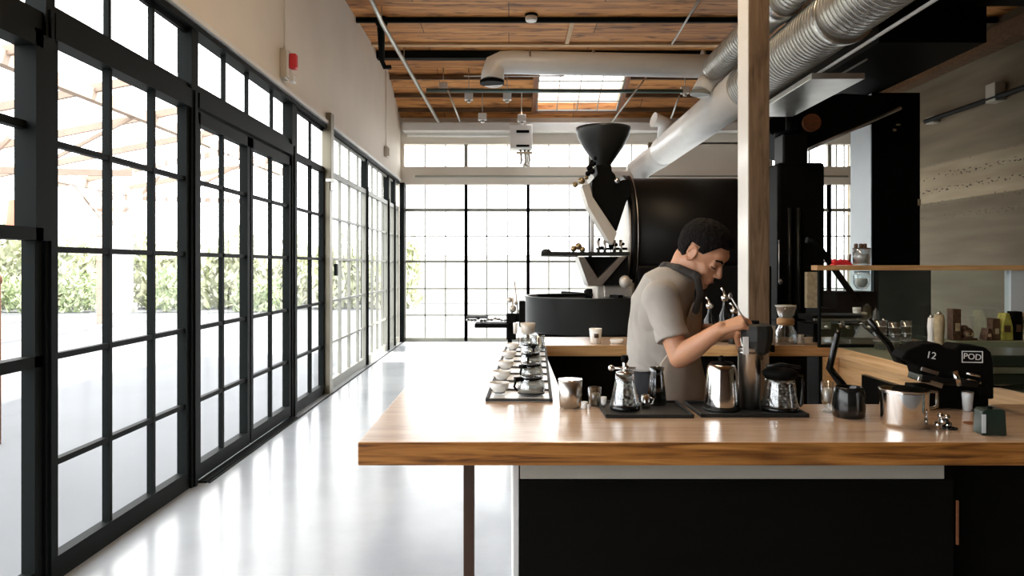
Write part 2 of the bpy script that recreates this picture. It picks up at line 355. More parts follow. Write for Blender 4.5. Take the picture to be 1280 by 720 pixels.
# side glazing ----------------------------------------------------
XG = -2.11
ROWS = [.54, 1.03, 1.525, 2.015]
def post(n, y0, y1, z1=3.0, m='frame', xi=XL, xo=-2.16):
    b = B(); bx(b, xo, xi, y0, y1, 0, z1); bx(b, xi-.001, xi+.012, y0+(y1-y0)*.3, y0+(y1-y0)*.6, .0, z1-.4)
    struct('trim_%d' % n, b, m, 'black steel post of the side glazing', 'post')
posts = [(3.213,3.278),(4.689,4.79),(6.87,7.03),(10.5,10.61),(12.38,12.46),(13.05,13.13)]
for i, (a, c) in enumerate(posts): post(50+i, a, c)
def window(n, y0, y1, cols, rows=ROWS, header=True, label='', heavy=True, zt=3.0, tcols=None, m='frame', leaf=False):
    t = thing('window_%d' % n, label, 'window', (0,0,0)); t['kind'] = 'structure'
    th = .026
    b = B()
    bx(b, XG-.03, XG+.03, y0, y1, 0, .11)                       # bottom rail
    bx(b, XG-.03, XG+.03, y0, y0+.045, .11, 2.5); bx(b, XG-.03, XG+.03, y1-.045, y1, .11, 2.5)
    for c in cols: bx(b, XG-.02, XG+.02, c-th/2, c+th/2, .11, 2.5)
    for z in rows: bx(b, XG-.018, XG+.018, y0, y1, z-.014, z+.014)
    obj('window_frame', b, m, t)
    b = B()
    if heavy: bx(b, XG-.05, XL+.004, y0, y1, 2.48, 2.60); bx(b, XG-.05, XL-.02, y0, y1, 2.60, 2.64)
    else: bx(b, XG-.03, XG+.03, y0, y1, 2.50, 2.56)
    obj('header', b, m, t)
    b = B()
    for c in (tcols or cols): bx(b, XG-.014, XG+.014, c-.014, c+.014, 2.56, zt)
    bx(b, XG-.014, XG+.014, y0, y1, zt-.03, zt)
    obj('transom_bars', b, m, t)
    b = B(); v = [b.verts.new(p) for p in ((XG, y0, .1), (XG, y1, .1), (XG, y1, zt), (XG, y0, zt))]; b.faces.new(v)
    obj('glass', b, 'glass', t)
    return t
window(1, 3.278, 4.689, (3.783, 4.248), label='tall black framed side window, the nearest full bay on the left')
# double door
def door(n, y0, y1, mid, label):
    t = thing('door_%d' % n, label, 'door', (0,0,0)); t['kind'] = 'structure'
    b = B(); bx(b, XG-.03, XG+.035, y0, y1, .02, .12); bx(b, XG-.03, XG+.035, y0, y0+.05, .12, 2.48); bx(b, XG-.03, XG+.035, y1-.05, y1, .12, 2.48); bx(b, XG-.03, XG+.035, y0, y1, 2.40, 2.48)
    obj('door_leaf_frame', b, 'frame', t)
    b = B(); bx(b, XG-.012, XG+.02, mid-.014, mid+.014, .12, 2.4)
    for z in ROWS: bx(b, XG-.012, XG+.02, y0+.05, y1-.05, z-.014, z+.014)
    obj('muntins', b, 'frame', t)
    b = B(); v = [b.verts.new(p) for p in ((XG, y0, .1), (XG, y1, .1), (XG, y1, 2.45), (XG, y0, 2.45))]; b.faces.new(v); obj('glass', b, 'glass', t)
    return t
door(1, 4.80, 5.77, 5.275, 'near leaf of the black glazed double door in the side wall')
door(2, 5.80, 6.86, 6.35, 'far leaf of the black glazed double door in the side wall')
t = thing('window_2', 'transom window above the black glazed double door', 'window'); t['kind'] = 'structure'
b = B(); bx(b, XG-.05, XL+.01, 4.79, 6.87, 2.50, 2.60); bx(b, XG-.05, XL-.02, 4.79, 6.87, 2.60, 2.66); obj('header', b, 'frame', t)
b = B()
for c in (5.32, 5.79, 6.40): bx(b, XG-.014, XG+.014, c-.014, c+.014, 2.6, 3.0)
obj('transom_bars', b, 'frame', t)
b = B(); v = [b.verts.new(p) for p in ((XG, 4.79, 2.6), (XG, 6.87, 2.6), (XG, 6.87, 3.0), (XG, 4.79, 3.0))]; b.faces.new(v); obj('glass', b, 'glass', t)
# threshold track at the doors
b = B(); bx(b, XL-.01, XL+.05, 4.8, 6.86, 0, .012); bx(b, XL+.06, XL+.075, 4.8, 13.6, 0, .008); struct('trim_4', b, 'frame', 'black threshold track on the floor at the double door', 'track')
window(3, 7.03, 8.13, (7.63,), label='side window bay just beyond the double door', heavy=False)
window(4, 8.26, 10.5, (8.98, 9.5, 10.05), label='side window bay beyond the bronze pole', heavy=False, m='frame2')
window(5, 10.61, 12.38, (11.1, 11.55, 12.0), label='second to last side window bay', heavy=False, m='frame2')
window(6, 12.46, 13.05, (12.75,), label='narrow side window bay near the far corner', heavy=False, m='frame2')
window(7, 13.13, 13.62, (13.36,), label='last side window bay at the far corner', heavy=False, m='frame2')
# awning bay nearest the camera + bays behind it
t = thing('window_8', 'black awning window over a fixed pane at the left edge', 'window'); t['kind'] = 'structure'
b = B()
bx(b, XG-.03, XG+.03, 1.6, 3.213, 0, .10); bx(b, XG-.03, XG+.03, 1.6, 3.213, 1.0, 1.05); bx(b, XG-.03, XG+.03, 1.6, 3.213, 2.44, 2.5)
bx(b, XG-.03, XG+.03, 3.16, 3.213, .1, 2.5); bx(b, XG-.03, XG+.03, 1.6, 1.66, .1, 2.5); bx(b, XG-.01, XG+.02, 2.35, 2.39, .1, 2.98)
bx(b, XG-.03, XG+.03, 1.6, 3.213, 2.5, 2.58)
obj('window_frame', b, 'frame', t)
b = B(); bx(b, XG-.02, XL+.03, 1.66, 3.15, 1.56, 1.615); bx(b, XG-.02, XL+.03, 3.10, 3.205, 1.56, 2.46); bx(b, XG-.02, XL+.03, 1.66, 3.15, 2.40, 2.46); bx(b, XG-.01, XG+.03, 1.66, 3.15, 2.04, 2.075)
obj('awning_sash', b, 'frame', t)
b = B(); v = [b.verts.new(p) for p in ((XG, 1.6, .1), (XG, 3.213, .1), (XG, 3.213, 3.0), (XG, 1.6, 3.0))]; b.faces.new(v); obj('glass', b, 'glass', t)
window(9, -.2, 1.6, (.4, 1.0), label='side window beside the camera, outside the picture')
window(10, -2.6, -.2, (-1.8, -1.0), label='side window behind the camera, outside the picture')
b = B(); bx(b, XL-.12, XL, YN, -2.6, 0, 3.08); struct('wall_left_end', b, 'cream', 'cream end of the left wall behind the camera', 'wall')
# pole
t = thing('trim_60', 'tall bronze steel pole standing in the side glazing', 'pole', (0,0,0)); t['kind'] = 'structure'
b = B(); bx(b, XL-.05, XL+.06, 8.13, 8.26, 2.42, 3.18); bx(b, XL-.05, XL+.045, 8.13, 8.26, 0, 2.42); obj('pole', b, 'bronze', t, .004)
b = B(); bx(b, XL+.05, XL+.075, 8.15, 8.24, 2.30, 2.40); bx(b, XL+.0, XL+.09, 8.12, 8.27, 2.40, 2.43); obj('pole_bracket', b, 'steel', t)
b = B(); bx(b, XL-.0, XL+.035, 8.5, 8.56, 1.33, 1.47); obj('lock_box', b, 'frame', t)
# back wall glazing
xs = [-2.0, -.82, .37, 1.56, 2.75, 3.88, 5.01, 6.14, 6.58]
YG = YB+.08
for i in range(8):
    x0, x1 = xs[i], xs[i+1]
    t = thing('window_%d' % (21+i), 'pale lit end wall window, bay %s' % ['against the left corner', 'second from the left corner', 'left of the black hopper', 'behind the black hopper', 'hidden behind the black roaster', 'left of the black duct stack', 'between the black stack and the pale column', 'narrow and half hidden by the pale column'][i], 'window'); t['kind'] = 'structure'
    b = B()
    hv = .03
    for x in (x0, x1): bx(b, x-hv, x+hv, YG-.05, YG+.03, 0, 3.0)
    bx(b, x0, x1, YG-.045, YG+.02, 2.485, 2.545); bx(b, x0, x1, YG-.045, YG+.02, 1.505, 1.55); bx(b, x0, x1, YG-.05, YG+.03, 0, .07)
    obj('window_frame', b, 'frame2', t)
    b = B()
    for k in (1, 2): 
        x = x0+(x1-x0)*k/3; bx(b, x-.011, x+.011, YG-.012, YG+.012, .05, 3.0)
    for z in (2.015, 1.007, .50): bx(b, x0, x1, YG-.012, YG+.012, z-.012, z+.012)
    obj('muntins', b, 'frame2', t)
    if not 3.5 < (x0+x1)/2 < 4.2 or True:
        b = B(); bx(b, x1-.035, x1+.035, YG-.05, YG+.03, 3.34, 3.77)
        for k in (1, 2):
            x = x0+(x1-x0)*k/3; bx(b, x-.011, x+.011, YG-.012, YG+.012, 3.34, 3.77)
        obj('transom_bars', b, 'frame2', t)
    b = B(); v = [b.verts.new(p) for p in ((x0, YG, .0), (x1, YG, .0), (x1, YG, 3.77), (x0, YG, 3.77))]; b.faces.new(v); obj('glass', b, 'glass', t)
b = B(); bx(b, 2.66, 2.92, YB-.02, YB+.1, 3.34, 3.8); struct('trim_70', b, 'post', 'short brown timber upright on the end wall beyond the white duct', 'post')
# pipes on the back wall
def pipe(name, pts, r, m, label, cat='pipe', group=None, seg=8):
    b = B(); tube(b, pts, r, seg); return tag(obj(name, b, m), label, cat, group)
pipe('wall_conduit', [P(519, 220.5, 13.66), P(700, 220.5, 13.66), P(1060, 220.5, 13.66)], .018, 'frame2', 'dark conduit running along the cream beam between window rows', 'conduit')
pipe('light_tube', [P(509, 169, 13.6), P(640, 169, 13.6)], .035, 'white', 'long cream tube under the roof edge on the end wall', 'tube')
b = B(); bx(b, -1.98, 6.5, 13.42, 13.7, 3.97, 4.12); struct('trim_71', b, 'white', 'cream crossbeam under the roof edge of the end wall', 'beam')

# ------------------------------------------------------------------ outside
def leafy(name, m, label, cat, x0, x1, y0, y1, h, n, sz, group=None, stem=False):
    b = B(); rnd = random.Random(int(abs(x0)*100)+n)
    for _ in range(n):
        x = rnd.uniform(x0, x1); y = rnd.uniform(y0, y1); hh = h*(.75+.25*math.sin(x*2.3)*math.sin(y+x*.7))
        z = rnd.uniform(0, 1)**.85*hh-.16; s = sz*rnd.uniform(.5, 1.3)
        d = Vector((rnd.uniform(-1,1), rnd.uniform(-1,1), rnd.uniform(.1,1.5))).normalized(); u, v, _d = frame_of((rnd.uniform(-1,1), rnd.uniform(-1,1), rnd.uniform(-.4,.4)))
        p = Vector((x, y, z))
        q = [b.verts.new(p+w) for w in (u*s*.3, d*s, -u*s*.3, -d*s*.4)]; b.faces.new(q)
    return tag(obj(name, b, m, recalc=False), label, cat, group)
HL = ['ivy hedge behind the nearest side window', 'ivy hedge beyond the pale yard column', 'ivy hedge seen through the double door', 'ivy hedge seen past the double door', 'ivy hedge nearest the far corner of the yard']
for i in range(5):
    leafy('hedge', 'leaf', HL[i], 'hedge', -24+i*4.2, -20.25+i*4.2, 26.5, 28, 3.9-.25*i, 2600, .34, 'hedges along the yard')
    
for i, (x, y, h) in enumerate(((-17.6, 25.2, 1.7), (-15.7, 25.4, 1.9), (-12.3, 25.3, 1.6), (-9.5, 25.4, 1.5))):
    leafy('shrub', 'leaf2', ['leftmost small shrub before the yard hedge', 'shrub left of the pale yard column', 'shrub just right of the pale yard column', 'shrub seen through the double door', 'washed out shrub beyond the end wall, left one', 'washed out shrub beyond the end wall, right one'][i], 'shrub', x, x+1.5, y-.8, y+.1, h, 500, .22)
b = B(); bx(b, -26, 20, 31, 31.2, -.2, 1.9)
tag(obj('boundary_wall', b, 'fence'), 'pale boundary wall far beyond the yard', 'wall')
b = B(); bx(b, -13.7, -13.1, 24.7, 25.1, -.16, 4.2); bx(b, -13.8, -13.0, 24.6, 25.2, -.16, .15); tag(obj('yard_column', b, 'fence'), 'pale square column standing before the hedge', 'column')
# canopy of pale timber over the yard
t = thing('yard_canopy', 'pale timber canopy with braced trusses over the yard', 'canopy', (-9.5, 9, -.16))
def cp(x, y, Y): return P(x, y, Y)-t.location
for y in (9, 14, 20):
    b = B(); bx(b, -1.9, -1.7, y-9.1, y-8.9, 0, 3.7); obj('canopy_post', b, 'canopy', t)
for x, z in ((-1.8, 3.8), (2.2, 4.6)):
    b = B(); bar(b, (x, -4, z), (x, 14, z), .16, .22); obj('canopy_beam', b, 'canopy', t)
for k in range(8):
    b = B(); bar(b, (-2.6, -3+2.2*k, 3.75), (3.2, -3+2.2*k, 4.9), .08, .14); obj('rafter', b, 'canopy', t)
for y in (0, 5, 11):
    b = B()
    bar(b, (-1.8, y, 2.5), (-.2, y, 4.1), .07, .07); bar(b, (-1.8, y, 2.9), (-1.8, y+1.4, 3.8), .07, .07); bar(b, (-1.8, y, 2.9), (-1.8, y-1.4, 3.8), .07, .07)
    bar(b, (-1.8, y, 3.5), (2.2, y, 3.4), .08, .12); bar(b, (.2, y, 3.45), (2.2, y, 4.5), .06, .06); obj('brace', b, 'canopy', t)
p = P(27, 268, 14.5)
b = B(); lathe(b, [(.26, -.28), (.27, -.26), (.22, .26), (.2, .28)], 20, p); tube(b, [p+Vector((0,0,.28)), (p.x, p.y, 3.95)], .012, 6)
tag(obj('hanging_lamp', b, 'coral'), 'coral red drum shade hanging from the yard canopy', 'lamp')
b = B(); tube(b, [P(-1.5, 352, 6.5)*1, (P(-1.5, 352, 6.5).x, 6.5, -.16)], .018, 8); ell(b, P(-1.5, 350, 6.5), (.03,.03,.05), sub=2)
tag(obj('bollard', b, 'redwood'), 'thin dark red post standing outside at the left edge', 'post')

# ------------------------------------------------------------------ things on left wall and ceiling
t = thing('fire_alarm', 'fire alarm with red strobe high on the cream wall', 'alarm', (XL, 6.6, 0))
y = 1858.5/(636-352)
t.location = (XL+.001, y, EYE-(80-332)*y/F)
b = B(); bx(b, 0, .05, -.06, .06, -.14, .13); obj('back_box', b, 'satin', t, .008)
b = B(); bx(b, .05, .075, -.055, .055, -.13, .12); bx(b, .075, .12, -.035, .045, -.17, -.09); obj('face_plate', b, 'porc', t, .008)
b = B(); bx(b, .075, .14, -.04, .04, -.05, .09); obj('strobe', b, 'red', t, .015)
b = B(); tube(b, [(XL+.02, y+.02, t.location.z+.13), (XL+.02, y+.02, 4.79)], .009, 8); tag(obj('alarm_conduit', b, 'cream'), 'cream conduit rising above the fire alarm', 'conduit')
y = 1858.5/(636-481)
t = thing('outlet_box', 'small beige box at the foot of the thin wall conduit', 'box', (XL, y, EYE-(190-332)*y/F))
b = B(); bx(b, 0, .06, -.08, .08, -.09, .09); obj('box_body', b, 'satin', t, .01)
b = B(); bx(b, .06, .07, -.06, .06, -.07, .07); obj('cover_plate', b, 'tan', t, .004)
b = B(); tube(b, [(XL+.02, y, t.location.z+.09), (XL+.02, y, P(480, 86, y).z)], .008, 8)
tag(obj('wall_conduit', b, 'cream'), 'thin pale conduit dropping down the cream wall', 'conduit')
pipe('sprinkler_pipe', [P(455, -20, 8.2), P(477, 28, 9.3), P(548, 152, 13.3)], .03, 'galv', 'galvanised sprinkler pipe running to the end wall near the left wall', 'pipe')
spk = bpy.data.objects['sprinkler_pipe']
for yy, px, py in ((9.3, 477, 28), (11.0, 505, 80)):
    q = P(px, py, yy); b = B(); tube(b, [q, (q.x, q.y, 4.795)], .008, 6); obj('pipe_hanger', b, 'galv', spk)
b = B(); tube(b, [P(467, -12, 9.6), P(474, 30, 9.8), P(477, 75, 10.1), P(481, 84, 10.15), P(488, 84, 10.2)], .035, 8); tube(b, [P(478, -12, 9.6), P(479, 30, 9.8), P(479, 75, 10.1)], .022, 8)
ell(b, P(477, 27, 9.7), (.09,.09,.09), sub=2)
tag(obj('drain_pipe', b, 'frame'), 'dark twin pipes with a coupling beside the cream wall', 'pipe')
pipe('crossing_pipe', [P(533, 113, 12.05), P(853, 114, 12.05)], .035, 'pipe', 'green grey pipe crossing in front of the skylight', 'pipe')
for i, (x0, y0, x1, y1, lab) in enumerate(((560, 113, 575, 152, 'thin grey rod below the left end of the crossing pipe'), (876, -4, 840, 55, 'thin pale rod sloping down to the wide white duct'), (811, 92, 765, 152, 'thin pale rod just right of the skylight'), (849, 120, 838, 150, 'short thin rod under the small junction box'), (580, 95, 705, 95, 'short grey rod crossing the skylight corner'))):
    pipe('hanger_rod', [P(x0, y0, 11.8 if i != 1 else 9.0), P(x1, y1, 12.2 if i != 1 else 9.9)], .014, 'galv', lab, 'rod', 'ceiling hanger rods')
# small ceiling fixtures
def fixture(x, y, Y, label, kind=0):
    p = P(x, y, Y)
    if kind == 0:
        t = thing('ceiling_spotlight', label, 'spotlight', p)
        b = B(); lathe(b, [(.07, 0), (.085, .02), (.085, .16), (.03, .2), (.02, max(.21, ZC-p.z-.0) if Y < 12.3 else .3)], 20); obj('housing', b, 'black', t)
        b = B(); lathe(b, [(.068, -.05), (.078, -.03), (.08, .01)], 20); obj('lens', b, 'lens', t)
    else:
        t = thing('ceiling_junction_box', label, 'junction box', p, group='junction boxes under the ceiling')
        b = B(); bx(b, -.07, .07, -.05, .05, -.06, .06); obj('box_body', b, 'white', t, .01)
        b = B(); lathe(b, [(.03, -.1), (.04, -.06)], 12); tube(b, [(0,0,.06), (0,0,min(.5, (ZC if Y < 12.3 else zs(Y))-p.z))], .008, 6); obj('nipple', b, 'steel', t)
fixture(664, 22, 9.6, 'black spotlight with a white lens on the first ceiling purlin')
for x, y, l in ((554, 108, 'white junction box at the left end of the crossing pipe'), (586, 121, 'white junction box under the crossing pipe, second from left'), (634, 121, 'white junction box left of the skylight'), (603, 146, 'white junction box on the end wall beam'), (652, 148, 'white junction box above the wall heater'), (856, 113, 'square white junction box at the right end of the crossing pipe')):
    fixture(x, y, 12.2, l, 1)
# unit on the end wall
t = thing('wall_heater', 'cream wall unit with dark slots and pipes on the end wall', 'heater', P(652, 170, 13.45))
b = B(); bx(b, -.22, .2, -.1, .22, -.25, .2); obj('casing', b, 'white', t, .02)
for z0, z1 in ((.04, .09), (-.22, -.18)):
    b = B(); bx(b, -.1, .14, -.115, -.10, z0, z1); obj('vent_slot', b, 'black', t)
b = B()
for x in (-.02, .06, .13): tube(b, [(x, .05, -.25), (x+.02, .05, -.45), (x, .05, -.52)], .022, 8)
bx(b, -.1, .2, 0, .1, -.33, -.29); ell(b, (.08, .05, -.54), (.06,.05,.05), sub=2); obj('pipework', b, 'steel', t)

# ducts ----------------------------------------------------
def duct(bm, pts, r, seg=28, ribs=.0, step=.12):
    pts = [Vector(p) for p in pts]
    tube(bm, pts, r, seg)
    if ribs:
        for a, c in zip(pts, pts[1:]):
            n = int((c-a).length/step)
            for k in range(1, n):
                p = a.lerp(c, k/n); d = (c-a).normalized()*.006
                tube(bm, [p-d, p+d], r+ribs, seg, cap=True)
MX, MZ = 2.42, EYE+1.82
t = thing('spiral_duct', 'large silver spiral duct running overhead towards the end wall', 'duct', (MX, 8, MZ))
b = B(); duct(b, [(0, -5.5, .03), (0, -.7, 0)], .212, 32, .0035, .055); obj('duct_run', b, 'galv', t)
b = B()
duct(b, [(0, -.7, 0), (0, 3.2, -.03)], .22, 32); obj('insulated_run', b, 'wduct', t)
for y in (-1.1, -2.8):
    b = B(); tube(b, [(0, y-.03, 0), (0, y+.03, 0)], .226, 32); obj('collar', b, 'steel', t)
b = B(); duct(b, [(.0, 3.15, -.04), (0, 3.5, -.06), (-.12, 3.72, -.12), (-.3, 3.8, -.26), (-.36, 3.82, -.55)], .2, 24); obj('elbow', b, 'wduct', t)
b = B(); duct(b, [(-.36, 3.8, -.42), (-.85, 3.6, -.42), (-1.1, 3.5, -.5)], .15, 20); obj('branch_duct', b, 'wduct', t)
b = B(); duct(b, [(-.1, 2.75, .05), (-.1, 2.7, .3), (-.28, 2.65, .34)], .11, 18); obj('takeoff_elbow', b, 'wduct', t)
t = thing('upper_duct', 'shorter silver duct above and left of the spiral duct', 'duct', (2.2, 6, EYE+2.12))
b = B(); duct(b, [(0, -3.5, .0), (0, 1.7, 0)], .13, 28, .003, .06); obj('duct_run', b, 'galv', t)
b = B(); tube(b, [(0, -.3, 0), (0, -.18, 0), (0, .1, 0)], .15, 28, radii=[.15, .15, .132]); obj('collar', b, 'steel', t)
p1 = P(922, 78, 8.1)
t = thing('cross_duct', 'wide white duct crossing below the wooden ceiling', 'duct', P(700, 78, 8.1))
o_ = t.location.copy()
b = B(); duct(b, [P(934, 84, 8.0)-o_, P(640, 78, 8.1)-o_, P(628, 78.5, 8.1)-o_, P(619, 82, 8.1)-o_, P(616, 92, 8.08)-o_, P(615, 103, 8.05)-o_], .128, 24); obj('duct_run', b, 'wduct', t)
b = B(); tube(b, [P(615, 101, 8.05)-o_, P(615, 105, 8.05)-o_], .136, 24); obj('outlet_ring', b, 'black', t)
for x in (661, 877, 740):
    b = B(); tube(b, [P(x, 78, 8.1)-o_, P(x+2.5, 78, 8.1)-o_], .134, 24); obj('seam_band', b, 'steel', t)
b = B(); duct(b, [P(915, 88, 7.9)-o_, P(896, 98, 7.9)-o_, P(882, 104, 7.85)-o_, P(876, 116, 7.8)-o_], .1, 20); obj('takeoff_elbow', b, 'wduct', t)
b = B(); tube(b, [P(875.5, 115, 7.8)-o_, P(875, 119, 7.8)-o_], .108, 20); obj('takeoff_ring', b, 'frame2', t)
# flat duct below the spiral duct, right-hand side
t = thing('flat_duct', 'flat galvanised duct tucked under the spiral duct', 'duct', (2.7, 6.6, 3.0))
b = B(); bx(b, -.22, .22, -.7, .8, -.02, .03); obj('duct_run', b, 'galv', t, .006)
b = B(); tube(b, [(-.10, -3.2, .075), (-.10, .8, .06)], .013, 8); obj('support_rail', b, 'white', t)
# black soffit boxes
t = thing('black_duct_box', 'big black rectangular duct box hanging right of the silver duct', 'duct box', (4.15, 8.5, 3.62))
b = B(); bx(b, -.55, .5, -1.5, 1.6, 0, .85); obj('casing', b, 'black', t, .01)
b = B(); tube(b, [(.46, -1.45, .02), (.46, 1.1, .02)], .014, 8); tube(b, [(-.42, -1.0, -.02), (-.42, .5, -.02)], .012, 8); ell(b, (.46, -1.45, .04), (.03,.03,.03), sub=2); obj('edge_conduit', b, 'steel', t)
for x, y in ((-.4, -1.2), (.4, -1.2), (-.4, 1.2), (.4, 1.2)):
    b = B(); tube(b, [(x, y, .85), (x, y, 1.17)], .012, 6); obj('hanger', b, 'frame2', t)
t = thing('black_cross_duct', 'black cross duct high under the dark right side of the ceiling', 'duct box', (4.6, 6.6, 3.95))
b = B(); bx(b, -1.6, 1.95, -.4, .35, 0, .6); obj('casing', b, 'black', t, .01)
for x in (-1.2, 0, 1.5):
    b = B(); tube(b, [(x, 0, .6), (x, 0, .84)], .012, 6); obj('hanger', b, 'frame2', t)
t = thing('exhaust_hood', 'black angled exhaust transition below the flat duct', 'exhaust hood', (3.45, 8.6, 2.95))
b = B(); prism(b, [(-.55, .12), (-.5, -.02), (-.1, -.18), (.7, .12), (.9, .4), (.3, .44), (-.3, .3)], -.5, .5); obj('casing', b, 'black', t, .01)
b = B(); tube(b, [(-.1, -.52, -.2), (.95, -.52, .27)], .02, 8); obj('edge_rail', b, 'steel', t)
b = B(); tube(b, [(-.06, -.56, .1), (-.06, -.5, .1)], .1, 16); obj('copper_cap', b, 'redwood', t)

# pale / dark column, right
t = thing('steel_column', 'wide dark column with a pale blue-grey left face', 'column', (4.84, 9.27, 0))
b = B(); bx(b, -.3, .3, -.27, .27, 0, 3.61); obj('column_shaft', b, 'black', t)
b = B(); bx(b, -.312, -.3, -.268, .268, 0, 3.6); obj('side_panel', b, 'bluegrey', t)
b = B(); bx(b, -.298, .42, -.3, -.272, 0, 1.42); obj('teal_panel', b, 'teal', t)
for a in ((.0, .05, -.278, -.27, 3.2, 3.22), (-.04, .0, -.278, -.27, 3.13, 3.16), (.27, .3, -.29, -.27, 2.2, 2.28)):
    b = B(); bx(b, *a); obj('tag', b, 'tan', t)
# pipe on the concrete wall
t = thing('wall_rail_pipe', 'dark horizontal pipe bracketed to the concrete wall', 'pipe', (XR-.12, 8, 3.69))
b = B(); tube(b, [(0, -4, 0), (0, 3.2, 0)], .035, 10); obj('pipe_run', b, 'black', t)
for a in ((-.03, .115, 1.55, 1.75, -.05, .2), (-.0, .115, 3.0, 3.2, -.05, .05)):
    b = B(); bx(b, *a); obj('bracket', b, 'bone', t, .01)
b = B(); bx(b, XR-.2, XR, YN, 13.4, 4.35, 4.6); struct('trim_72', b, 'beam', 'brown timber ledger along the top of the concrete wall', 'beam')

# timber post
t = thing('timber_post', 'rough square timber post rising behind the bar to the ceiling', 'post', (1.5625, 4.6, 0))
b = B(); bx(b, -.062, .0675, -.1, .1, 0, 4.79); obj('shaft', b, 'post', t, .004)
b = B(); bx(b, -.0675, -.0615, -.097, .1, 0.18, 4.79); obj('lit_side_sheet', b, 'porc', t, .001)['label'] = 'pale sheet standing for window light on the left face'  # window light on this face of the post, put into a pale sheet
b = B(); bx(b, -.08, .08, -.113, .113, 0, .18); obj('base_shoe', b, 'black', t, .004)

# ------------------------------------------------------------------ roaster
t = thing('coffee_roaster', 'huge black drum coffee roaster with hopper and cooling tray', 'coffee roaster', (1.17, 7.3, 0))
RC = Vector((1.17, 7.3, 0))
def rp(x, y, Y): return P(x, y, Y)-RC
b = B(); lathe(b, [(.57, 0), (.6, .02), (.6, 1.08), (.50, 1.18)], 64, (.02, 0, 1.73), axis='X'); obj('drum', b, 'drum', t)
b = B(); lathe(b, [(.615, -.03), (.63, -.02), (.63, .03), (.615, .04)], 64, (0, 0, 1.73), axis='X'); rim_ = obj('drum_rim', b, 'drum', t)
b = B(); lathe(b, [(.631, .026), (.634, .028), (.634, .034), (.631, .036)], 64, (0, 0, 1.73), axis='X'); obj('rim_trim', b, 'steel', rim_)
b = B(); lathe(b, [(.585, -.045), (.59, -.035), (.59, -.028)], 64, (0, 0, 1.73), axis='X'); obj('face_plate', b, 'satin', t)
b = B(); bx(b, .03, 1.3, -.55, .55, 0, 1.45); obj('base_cabinet', b, 'drum', t, .02)
b = B(); bx(b, -.34, .03, -.45, .45, 0, 1.3); obj('front_plinth', b, 'satin', t, .02)
b = B(); ell(b, rp(771.5, 226, 6.62), (.028,.02,.028), sub=2); obj('bolt', b, 'chrome', t)
# hopper
hc = rp(754, 200, 6.95); hc.y = -.35
s_ = 7.3/F
b = B()
zt = rp(754, 160, 6.95).z
prof = [(.045, rp(0,222,6.95).z), (.07, rp(0,207,6.95).z), (.12, rp(0,198,6.95).z), (.19, rp(0,185,6.95).z), (.245, rp(0,172,6.95).z), (.262, rp(0,163,6.95).z), (.262, zt), (.25, zt), (.235, rp(0,172,6.95).z), (.18, rp(0,185,6.95).z), (.11, rp(0,198,6.95).z)]
lathe(b, prof, 48, (hc.x, hc.y, 0)); obj('hopper', b, 'char', t)
b = B(); poly = [rp(x, y, 6.66) for x, y in ((745,206),(764,206),(765,214),(769,218),(771,226),(787,224),(790,240),(783,252),(771,289),(741,246),(740,226),(747,218))]
prism(b, [(p.x, p.z) for p in poly], -.64, -.36); obj('feed_chute', b, 'black', t, .008)
b = B(); poly = [rp(x, y, 6.63) for x, y in ((727,232),(737,229),(741,246),(771,291),(766,306),(760,300),(735,258))]
prism(b, [(p.x, p.z) for p in poly], -.67, -.42); obj('chute_side', b, 'satin', t, .006)
b = B(); lathe(b, [(.005, -.02), (.006, .12)], 8, rp(717, 250, 6.6)+Vector((0,0,-.06)))
for x, y, r in ((719,231,.026),(727,226,.032),(733,222,.02)): ell(b, rp(x, y, 6.6), (r, .03, r), sub=2)
obj('brass_valve', b, 'brass', t)
b = B()
for x, y, r in ((737,210,.03),(742,205,.026),(735,217,.026),(740,214,.03),(744,198,.018)): ell(b, rp(x, y, 6.6), (r, .04, r), sub=2)
tube(b, [rp(735, 220, 6.6), rp(740, 200, 6.6)], .014, 8); obj('sensor_cluster', b, 'black', t)
b = B()
for x, y, r in ((752,289,.022),(762,292,.028),(760,301,.024),(764,307,.03),(749,299,.016),(752,310,.02),(770,306,.018),(779,305,.014)): ell(b, rp(x, y, 6.85), (r, .03, r), sub=2)
tube(b, [rp(745,311,6.85), rp(785,311,6.85)], .012, 8); obj('trier_knob', b, 'black', t)
b = B()
for x in (748, 756, 768, 776): tube(b, [rp(x,318,6.85), rp(x,300,6.85)], .016, 8)
obj('sight_tube', b, 'chrome', t)
b = B(); tube(b, [rp(740,318,6.9), rp(740,262,6.9)], .022, 8); obj('vertical_pipe', b, 'white', t)
# discharge shelf and V chute
b = B(); p0 = rp(676, 317.5, 6.75); p1 = rp(784, 317.5, 6.75); bar(b, p0, p1, .28, .035); ell(b, p0+Vector((.05,0,.02)), (.05,.04,.03), sub=2); tube(b, [p0, rp(720,318,6.75)], .024, 8); obj('shelf_arm', b, 'char', t)
b = B()
for x, y, r in ((717,311,.03),(723,308,.034),(728,312,.03),(720,318,.026)): ell(b, rp(x, y, 6.7), (r,.04,r), sub=2)
obj('gear_knob', b, 'brass', t)
b = B(); poly = [rp(x, y, 6.75) for x, y in ((720,321),(728,321),(745,348),(772,321),(780,321),(749,357),(733,357))]
prism(b, [(p.x, p.z) for p in poly], -.72, -.35); obj('discharge_chute', b, 'steel', t, .004)
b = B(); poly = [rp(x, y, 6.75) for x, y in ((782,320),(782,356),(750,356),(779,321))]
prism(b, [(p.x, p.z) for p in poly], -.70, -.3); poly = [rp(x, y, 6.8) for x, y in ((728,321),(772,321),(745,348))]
prism(b, [(p.x, p.z) for p in poly], -.6, -.3); obj('chute_shadow_box', b, 'black', t)
